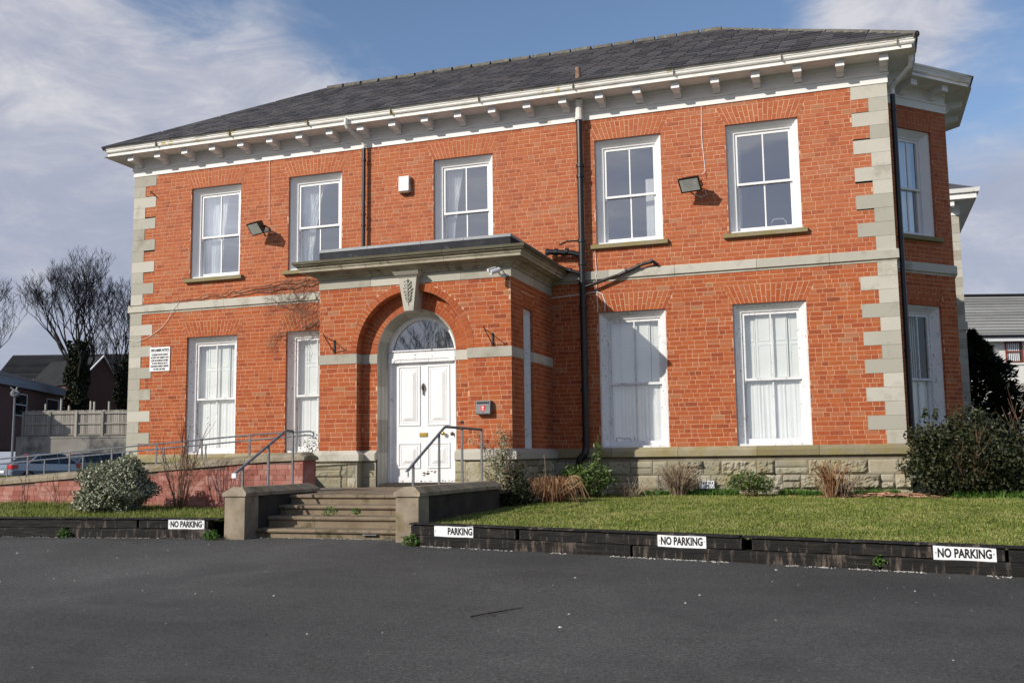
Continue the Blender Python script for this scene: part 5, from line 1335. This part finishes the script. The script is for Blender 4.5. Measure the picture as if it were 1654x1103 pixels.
TX = 11.98; m = MB('bark'); TG = lambda x, y, h: (x, y, gz(x, y)+h); m.tube([TG(TX, -10.50, .012), TG(TX+.08, -10.40, .018), TG(TX+.16, -10.24, .014), TG(TX+.27, -10.12, .02)], [.006, .005, .005, .003], 5); m.tube([TG(TX+.08, -10.40, .018), TG(TX+.16, -10.42, .012)], .004, 4)
tag(obj('fallen_twig', m), 'thin fallen twig lying on the asphalt', 'twig')
# ------------------------------------------------------------------ background
RV = Vector((math.cos(YAW), math.sin(YAW), 0)); FV = Vector((-math.sin(YAW), math.cos(YAW), 0))
def spot(u, dep): # ground position of a far thing: photo column and distance in metres
    p = Vector(CAM)+FV*dep*1.02+RV*dep*1.0135*(u-827)/1598.36; return Vector((p.x, p.y, 0))
HZ = lambda v, dep: -.14+(747-v)/1598.36*dep*1.01
def bg(name, u, dep, z, label, cat, group=None, rz=0.): p = spot(u, dep); return thing(name, (p.x, p.y, z), label, cat, group, YAW+rz)
def part(name, mb, t): return obj(name, mb, t, WM[t].translation, WM[t].to_euler().z)
def tree(t, base, H, spread, r0, depth, seed, lean=(0, 0), nst=5, fan=.35, up_=.9, trunk_h=.3, tw=.028):
    rs = random.Random(seed); trunk = MB('bark'); crown = MB('bark')
    base = Vector(base)
    tp = base+Vector((lean[0]*H*trunk_h, lean[1]*H*trunk_h, H*trunk_h))
    trunk.tube([base, base.lerp(tp, .5)+Vector((rs.uniform(-.1, .1), 0, 0)), tp], [r0, r0*.85, r0*.7], 8)
    def grow(p, d, L, r, k):
        n = 3; pts = [p]; q = p
        for i in range(n):
            d = (d+Vector((rs.uniform(-1, 1), rs.uniform(-1, 1), rs.uniform(-.4, .9)))*.13).normalized(); q = q+d*L/n; pts.append(q)
        crown.tube(pts, [max(tw*.5, r*(1-.35*i/n)) for i in range(n+1)], 5 if r > .08 else 3, 0, .5, False)
        if k <= 0: return
        for c in range(rs.choice((2, 2, 3)) if k > 2 else 3):
            a = Vector((rs.uniform(-1, 1), rs.uniform(-1, 1), rs.uniform(-.5, .5))); nd = (d+a*spread).normalized(); nd.z += up_*.22; nd.normalize()
            st_ = pts[-1] if c < 2 else pts[rs.choice((1, 2, 3))]
            grow(st_, nd, L*rs.uniform(.62, .86), r*.62, k-1)
    for i in range(nst):
        a = 2*math.pi*i/nst+rs.random(); nd = Vector((math.cos(a)*fan*rs.uniform(.3, 1.3), math.sin(a)*fan*rs.uniform(.3, 1.3), 1)).normalized()
        grow(tp-Vector((0, 0, H*.1*rs.random())), nd, H*(1-trunk_h)*.285, r0*.36, depth)
    obj('trunk', trunk, t); obj('crown', crown, t)
def ivy(t, base, H, r, n=5200):
    z = rng.random(n)*H; a = rng.uniform(0, 2*np.pi, n); rr2 = r*(1.1-.35*z/H)*(.75+.5*rng.random(n))*(1+.2*np.sin(z*2.3+a*2))
    c = np.stack([base[0]+np.cos(a)*rr2, base[1]+np.sin(a)*rr2, base[2]+z], 1); u = rng.normal(0, 1, (n, 3)); u /= np.linalg.norm(u, axis=1)[:, None]; b = np.cross(u, rng.normal(0, 1, (n, 3))); b /= np.linalg.norm(b, axis=1)[:, None]
    V = np.stack([c-u*.12, c-b*.08, c+u*.12, c+b*.08], 1).reshape(-1, 3); obj('ivy', npmesh('ivy', V, np.arange(4*n).reshape(n, 4), ['ivy'], rng.random(n)), t)
def bgtree(u, dep, H, label, seed, **k):
    p = spot(u, dep); iv = k.pop('iv', None); zb = k.pop('zb', 1.)
    t = thing('bare_tree', (p.x, p.y, zb), label, 'tree', 'bare trees behind the car park'); tree(t, (p.x, p.y, zb), H, seed=seed, **k)
    if iv: ivy(t, (p.x, p.y, zb), iv[0], iv[1])
bgtree(117, 75, 15.2, 'tall bare tree with ivy-wrapped trunk behind the wooden fence', 5, spread=.66, r0=.36, depth=7, nst=8, fan=.40, trunk_h=.36, iv=(8.2, .78), tw=.016)
bgtree(198, 82, 14.3, 'bare tree with dark ivy right beside the house corner', 11, spread=.66, r0=.30, depth=6, nst=7, fan=.40, trunk_h=.34, iv=(7.5, .5), tw=.022)
bgtree(-62, 62, 11.5, 'bare tree reaching in from the left edge of the photo', 23, spread=.62, r0=.26, depth=6, nst=8, fan=.95, trunk_h=.34, tw=.018)
bgtree(150, 96, 12.6, 'thin bare tree in the gap between the two larger ones', 31, spread=.55, r0=.2, depth=5, nst=6, fan=.6, trunk_h=.35, tw=.026)
bgtree(60, 105, 10.0, 'distant bare tree standing behind the long slate roof', 37, spread=.6, r0=.2, depth=5, nst=6, fan=.8, trunk_h=.35, tw=.026)
V, F, r_ = leaves((0, 0, 0), (1.3, 1.3, 2.6), 2600, .16, 0); p = spot(207, 78); t = thing('dark_evergreen', (p.x, p.y, 1.2), 'dark evergreen tree half hidden behind the left house corner', 'tree')
obj('crown', npmesh('crown', V, F, ['ivy'], r_), t, (p.x, p.y, 6.0)); mb = MB('bark'); mb.tube([(p.x, p.y, 1.), (p.x, p.y, 6)], .2, 8); obj('trunk', mb, t)
# retaining wall + fence (62 m away)
S = lambda px, dep: px*dep/1598.36
t = bg('retaining_wall', 22, 62, -1.1, 'stained concrete retaining wall behind the parked cars', 'wall', rz=.03); m = MB('concrete'); L = S(330, 62); m.box(0, L, 0, .3, 0, 2.62, 0); m.box(0, L, -.03, 0, 2.5, 2.62, 0); part('wall', m, t)
for i in range(4): pass
t = bg('wooden_fence', 33, 62.3, 1.53, 'weathered grey close-board fence on top of the concrete retaining wall', 'fence', rz=.03)
m = MB('fencewood'); x = .05
while x < S(300, 62):
    h = 1.66+random.uniform(-.02, .02); m.box(x, x+.10, .02, .04, .0, h, 0, random.random()); x += .118
part('boards', m, t); m = MB('fencewood')
for z in (.05, .75, 1.42): m.box(0, S(300, 62), -.05, .02, z, z+.09, 0)
part('rails', m, t)
for i in range(8): m = MB('fencewood'); m.box(i*1.67-.07, i*1.67+.07, -.10, -.0, -.05, 1.58, 0); part('post', m, t)
for i, (u, v) in enumerate(((37, 662), (68, 652), (93, 643), (106, 655), (141, 648), (147, 649), (171, 649))):
    p = spot(u, 63.5); m = MB('fencewood'); m.box(p.x-.05, p.x+.05, p.y-.05, p.y+.05, 1.4, HZ(v, 63.5), 0)
    tag(obj('fence_stake', m), 'bare grey stake poking above the wooden fence', 'stake', 'stakes standing behind the fence')
# cars
def car(t, col, seed, L=4.55, Wd=1.75, Hh=1.44, estate=False):
    hw = Wd/2
    # stations from the rear: x, bottom, belt, belt half width, roof height, roof half width
    if not estate: stn = [(0, .42, .78, .70, None), (.06, .34, .92, .78, None), (.35, .30, .97, .84, None), (.85, .28, .96, .86, None), (1.55, .28, .93, .875, 1.40), (2.5, .28, .91, .875, Hh), (3.0, .28, .90, .875, 1.34), (3.55, .28, .90, .86, None), (4.2, .32, .80, .82, None), (4.5, .38, .66, .72, None)]
    else: stn = [(0, .42, .80, .70, None), (.05, .34, .95, .80, None), (.12, .30, .98, .84, None), (.45, .28, .97, .86, 1.38), (1.3, .28, .95, .87, Hh), (2.3, .28, .92, .87, Hh), (2.7, .28, .91, .87, 1.40), (3.3, .28, .90, .86, None), (3.85, .32, .80, .82, None), (4.1, .38, .66, .72, None)]
    m = MB(col); rows = []
    for x, b, bl, w_, rf in stn: rows.append([(x, -w_*.92, b), (x, -w_, (b+bl)/2), (x, -w_*.97, bl), (x, w_*.97, bl), (x, w_, (b+bl)/2), (x, w_*.92, b)])
    for A, B in zip(rows, rows[1:]):
        for k in range(5): m.face([A[k], A[k+1], B[k+1], B[k]][::-1], 0)
    m.face(rows[0], 0); m.face(rows[-1][::-1], 0)
    cab = [s for s in stn if s[4]]
    gl = MB('carglass'); rw_ = .58
    R0 = [(s[0], -rw_, s[4]) for s in cab]; R1 = [(s[0], rw_, s[4]) for s in cab]
    i0 = stn.index(cab[0])-1; i1 = stn.index(cab[-1])+1
    for A, B in zip(cab, cab[1:]): m.face([(A[0], -rw_, A[4]), (B[0], -rw_, B[4]), (B[0], rw_, B[4]), (A[0], rw_, A[4])], 0)
    bl = lambda s: (s[0], s[3]*.95, s[2])
    side = [stn[i0]]+cab+[stn[i1]]
    for sg in (-1, 1):
        for a, b in zip(side, side[1:]):
            pa = (a[0], sg*a[3]*.95, a[2]); pb_ = (b[0], sg*b[3]*.95, b[2]); ra_ = (a[0], sg*rw_, a[4]) if a[4] else None; rb = (b[0], sg*rw_, b[4]) if b[4] else None
            f = [q for q in (pa, pb_, rb, ra_) if q]; gl.face(f, 0)
            if ra_ and rb: m.tube([pa, ra_], .03, 4, 0)
        m.tube([(s[0], sg*rw_, s[4]) for s in cab], .035, 5, 0)
        m.tube([(side[0][0], sg*side[0][3]*.93, side[0][2]), (cab[0][0], sg*rw_, cab[0][4])], .04, 4, 0)
    for a, b in ((stn[i0], cab[0]), (cab[-1], stn[i1])):
        z = lambda s: (s[2], s[3]*.9) if not s[4] else (s[4], rw_)
        gl.face([(a[0], -z(a)[1], z(a)[0]), (a[0], z(a)[1], z(a)[0]), (b[0], z(b)[1], z(b)[0]), (b[0], -z(b)[1], z(b)[0])], 0)
    part('body', m, t); part('windows', gl, t)
    for sg in (-1, 1):
        q = MB('taillight'); q.box(-.03, .12, min(sg*.52, sg*.81), max(sg*.52, sg*.81), .70, .90, 0); q.box(.0, .30, min(sg*.80, sg*.835), max(sg*.80, sg*.835), .72, .90, 0); part('tail_light', q, t)
        for x in (.85, stn[-1][0]-.85):
            q = MB('rubber', 'grey_metal'); q.tube([(x, sg*.68, .31), (x, sg*.885, .31)], .31, 18, 0); q.tube([(x, sg*.88, .31), (x, sg*.895, .31)], .19, 14, 1); part('wheel', q, t)
    q = MB('taillight'); q.box(cab[0][0]-.30, cab[0][0]-.25, -.12, .12, Hh-.06, Hh-.03, 0); part('brake_light', q, t)
    q = MB('whitesheet'); q.box(-.05, -.0, -.26, .26, .52, .63, 0); part('number_plate', q, t)
t = bg('parked_car', 1, 47, -1.12, 'silver blue saloon car parked at the far left behind the ramp', 'car', 'cars parked beyond the ramp', R(60)); car(t, 'silver', 1)
t = bg('parked_car', 108, 50, -1.12, 'dark hatchback parked right of the silver blue saloon', 'car', 'cars parked beyond the ramp', R(55)); car(t, 'carblack', 2, estate=True)
t = bg('street_lamp', 17, 50, -1.1, 'grey lamp post with small round head at the left edge', 'lamp post'); m = MB('grey_metal'); m.tube([(0, 0, 0), (0, 0, 4.45)], [.07, .05], 8); part('post', m, t)
m = MB('grey_metal'); m.tube([(0, -.12, 4.62), (0, -.1, 4.55), (0, .1, 4.55), (0, .12, 4.62)], [.10, .20, .20, .1], 10); m.tube([(-.25, 0, 4.85), (-.05, 0, 4.7)], .04, 5); m.tube([(.12, 0, 4.85), (.03, 0, 4.7)], .04, 5); part('lamp_head', m, t)
# houses at the left
def rooft(m, a, b, c, d, rows, mi=0):
    a, b, c, d = map(Vector, (a, b, c, d)); n = (b-a).cross(d-a).normalized()
    for i in range(rows):
        t0, t1 = i/rows, (i+1)/rows; p, q, r2, s2 = a.lerp(d, t0), b.lerp(c, t0), b.lerp(c, t1), a.lerp(d, t1)
        m.face([tuple(p+n*.05), tuple(q+n*.05), tuple(r2), tuple(s2)], mi); m.face([tuple(p), tuple(q), tuple(q+n*.05), tuple(p+n*.05)], mi)
def winpart(t, x, y, z, w_, h, fm='white', bl=False):
    m = MB(fm); f = .06
    for a in ((x, x+w_, z, z+f), (x, x+w_, z+h-f, z+h), (x, x+f, z, z+h), (x+w_-f, x+w_, z, z+h), (x, x+w_, z+h*.5-.03, z+h*.5+.03)): m.box(a[0], a[1], y-.06, y-.005, a[2], a[3], 0)
    w2 = part('window', m, t); g = MB('carglass'); g.face([(x, y-.02, z), (x+w_, y-.02, z), (x+w_, y-.02, z+h), (x, y-.02, z+h)], 0); obj('pane', g, w2, WM[t].translation, WM[t].to_euler().z)
    if bl:
        c = MB('curtain')
        for i in range(7): c.box(x+.06+i*.09, x+.11+i*.09, y-.03, y-.025, z+.06, z+h*.45, 0); c.box(x+.06+i*.09, x+.11+i*.09, y-.03, y-.025, z+h*.55, z+h-.08, 0)
        obj('blind', c, w2, WM[t].translation, WM[t].to_euler().z)
dep = 100
t = bg('terraced_house', -12, dep, 1.2, 'long low brick house with dark tiled roof behind the big tree', 'house'); L = S(205, dep); ze, zr = HZ(611, dep)-1.2, HZ(572, dep+3)-1.2
m = MB('farbrick'); m.box(0, L, 0, 7, 0, ze, 0); m.prism([(0, ze), (7, ze), (3.5, zr)], 'x', .02, L-.02, 0); part('wall', m, t)
m = MB('darktile'); rooft(m, (-.3, -.4, ze-.1), (L+.3, -.4, ze-.1), (L+.3, 3.5, zr+.1), (-.3, 3.5, zr+.1), 12); rooft(m, (L+.3, 7.4, ze-.1), (-.3, 7.4, ze-.1), (-.3, 3.5, zr+.1), (L+.3, 3.5, zr+.1), 12); part('roof', m, t)
m = MB('white'); m.box(2.8, L, -.5, -.38, ze-.24, ze-.08, 0); part('gutter', m, t); winpart(t, 3.9, 0, ze-1.9, 1.3, 1.3); winpart(t, 7.2, 0, ze-1.9, 1.1, 1.3)
dep = 84
t = bg('gabled_house', 158, dep, 1.2, 'dark shaded brick gable end with white verge boards', 'house', None, R(52)); za, ze = HZ(577, dep)-1.2, HZ(622, dep)-1.2; xl_, xr_ = -S(42, dep), S(33, dep)
m = MB('farbrick'); m.prism([(xl_, 0), (xr_, 0), (xr_, ze), (0, za), (xl_, ze)], 'y', 0, 9, 0); part('wall', m, t)
for a, b in (((xl_-.2, ze-.15), (0, za+.05)), ((0, za+.05), (xr_+.15, ze-.25))):
    m = MB('oldwhite'); m.prism([(a[0], a[1]), (b[0], b[1]), (b[0], b[1]+.14), (a[0], a[1]+.14)], 'y', -.25, -.05, 0); part('verge_board', m, t)
m = MB('darktile'); m.face([(xl_-.2, -.25, ze-.02), (0, -.25, za+.19), (0, 9, za+.19), (xl_-.2, 9, ze-.02)], 0); m.face([(0, -.25, za+.19), (xr_+.15, -.25, ze-.1), (xr_+.15, 9, ze-.1), (0, 9, za+.19)], 0); part('roof', m, t)
dep = 88
t = bg('hipped_house', 184, dep, 1.2, 'brick house with hipped dark roof and white gutter beside the quoins', 'house'); ze = HZ(628, dep)-1.2
m = MB('farbrick'); m.box(0, 8, 0, 8, 0, ze, 0); part('wall', m, t); m = MB('darktile'); rooft(m, (-.4, -.4, ze), (8.4, -.4, ze), (5, 4, ze+3.4), (3, 4, ze+3.4), 12); m.face([(-.4, 8.4, ze), (-.4, -.4, ze), (3, 4, ze+3.4)], 0); m.face([(8.4, -.4, ze), (8.4, 8.4, ze), (5, 4, ze+3.4)], 0); part('roof', m, t)
m = MB('white'); m.box(-.45, 8.4, -.5, -.4, ze-.1, ze+.05, 0); m.box(-.05, .06, -.2, -.1, 0, ze-.1, 0); part('gutter', m, t)
dep = 80
t = bg('flat_brick_building', 97, dep, 1.2, 'low brick building with deep pale fascia at the left edge', 'building', None, R(97)); ze = HZ(640, dep)-1.2
m = MB('farbrick'); m.box(-22, 0, 0, 8, -.4, ze, 0); part('wall', m, t); m = MB('lead'); m.box(-22.2, .3, -.35, 8.3, ze, ze+.55, 0); part('fascia', m, t)
m = MB('felt'); m.face([(-22.2, -.36, ze+.56), (.3, -.36, ze+.56), (-3, 4, ze+1.9), (-22.2, 4, ze+1.9)], 0); m.face([(.3, -.36, ze+.56), (.3, 8.3, ze+.56), (-3, 4, ze+1.9)], 0); part('roof', m, t)
winpart(t, -4.2, 0, ze-2.2, 2.8, 1.8, 'oldwhite'); winpart(t, -11, 0, ze-2.0, 2.6, 1.6, 'oldwhite')
# right hand side
dep = 46; HR_ = lambda v, d: -.14+(734-v)/1598.36*d*1.01
t = bg('white_house', 1507, dep, -1.0, 'white rendered house with grey tiled roof at the right edge', 'house'); ze, zr = HR_(549, dep)+1, HR_(481, dep+3.2)+1; L = 9.
m = MB('render'); m.box(0, L, 0, 6.4, 0, ze, 0); part('wall', m, t)
m = MB('tile'); rooft(m, (-.2, -.35, ze), (L+.2, -.35, ze), (L+.2, 3.2, zr), (-.2, 3.2, zr), 14); rooft(m, (L+.2, 6.75, ze), (-.2, 6.75, ze), (-.2, 3.2, zr), (L+.2, 3.2, zr), 14)
rf = part('roof', m, t); m = MB('darktile'); m.tube([(-.2, 3.2, zr+.03), (L+.2, 3.2, zr+.03)], .1, 6); obj('ridge_tiles', m, rf, WM[t].translation, YAW)
m = MB('white', 'ink'); m.box(-.2, L+.2, -.42, -.30, ze-.22, ze-.03, 0); m.tube([(-.2, -.46, ze+.02), (L+.2, -.46, ze+.02)], .06, 6, 1); part('gutter', m, t)
k = S(1, dep); winpart(t, 127*k, 0, HR_(590, dep)+1, 28*k, 34*k, 'redframe', True)
m = MB('render'); m.box(124*k, 158*k, -.05, 0, HR_(594, dep)+1, HR_(591, dep)+1, 0); part('window_sill', m, t)
for u, v, r_, lb in ((1590, 563, .46, 'larger grey satellite dish on the white house wall'), (1611, 574, .34, 'smaller grey satellite dish, partly behind the larger one')):
    p = spot(u, dep-.7); z = HR_(v, dep-.7); tt = thing('satellite_dish', (p.x, p.y, z), lb, 'satellite dish', None, YAW)
    m = MB('dish'); prv = None
    for i in range(5):
        rr3 = r_*i/4; row = [(rr3*math.cos(a*math.pi/10), .12*(1-(i/4)**2)-.0, rr3*.8*math.sin(a*math.pi/10)) for a in range(20)]
        if prv:
            for q in range(20): m.face([prv[q], prv[(q+1) % 20], row[(q+1) % 20], row[q]], 0)
        prv = row
    part('dish', m, tt); m = MB('dish'); m.tube([(0, .12, -.1), (0, .55, -.2)], .03, 6); m.tube([(0, .05, -r_*.8), (0, -.35, -.1)], .015, 5); part('arm', m, tt)
dep = 42
t = bg('board_fence', 1627, dep, 1.35, 'weathered vertical board fence on the block wall at the right edge', 'fence'); m = MB('fencewood'); x = 0
while x < 5: m.box(x, x+.14, 0, .02, 0, 1.42+random.uniform(-.02, .02), 0, random.random()); x += .185
part('boards', m, t); m = MB('fencewood')
for z in (.25, 1.08): m.box(0, 5, .02, .08, z, z+.08, 0)
part('rails', m, t)
t = bg('block_wall', 1590, 41.8, -1.2, 'pale painted block wall below the board fence at the right edge', 'wall'); m = MB('whitewall', 'darkwall'); m.box(0, 7, 0, .2, 1.1, 2.52, 0); m.box(-.2, 7, .02, .25, -.2, 1.1, 1); m.box(-.03, 7.03, -.03, .22, 2.52, 2.6, 0); part('wall', m, t)
p = spot(1580, 26); t = thing('conifer', (p.x, p.y, -.8), 'dark dense conifer beside the rear of the house', 'tree')
mb = MB('bark'); mb.tube([(p.x, p.y, -.9), (p.x, p.y, 2.6)], [.1, .03], 6); obj('trunk', mb, t)
def coneleaf(n):
    z = rng.random(n)**.9; rad = 1.25*(1-z**2.1)*(.55+.45*np.minimum(1, z*4+.3)); a = rng.uniform(0, 2*np.pi, n); lump = 1+.16*np.sin(a*5+z*14)+.17*np.sin(z*31+a*2)+.10*np.sin(z*57+a*7)
    rr2 = rad*lump*(.5+.62*rng.random(n)**1.5); c = np.stack([p.x+np.cos(a)*rr2, p.y+np.sin(a)*rr2, -.05+z*3.15], 1)
    u = np.stack([np.cos(a), np.sin(a), rng.uniform(-.2, .9, n)], 1)+rng.normal(0, .3, (n, 3)); u /= np.linalg.norm(u, axis=1)[:, None]; b = np.cross(u, rng.normal(0, 1, (n, 3))); b /= np.linalg.norm(b, axis=1)[:, None]
    s = rng.uniform(.05, .13, n)[:, None]; return np.stack([c-u*s, c-b*s*.3, c+u*s, c+b*s*.3], 1).reshape(-1, 3), np.arange(4*n).reshape(n, 4), rng.random(n)
plant_obj('crown', [coneleaf(15000)], 'conifer', t)

p = Vector((-14, -56, 0)); t = thing('bare_tree', (p.x, p.y, -2.1), 'bare tree across the forecourt, seen only as a reflection in the fanlight', 'tree'); tree(t, (p.x, p.y, -2.1), 13, seed=77, spread=.6, r0=.25, depth=6, nst=7, fan=.6, trunk_h=.3, tw=.022)
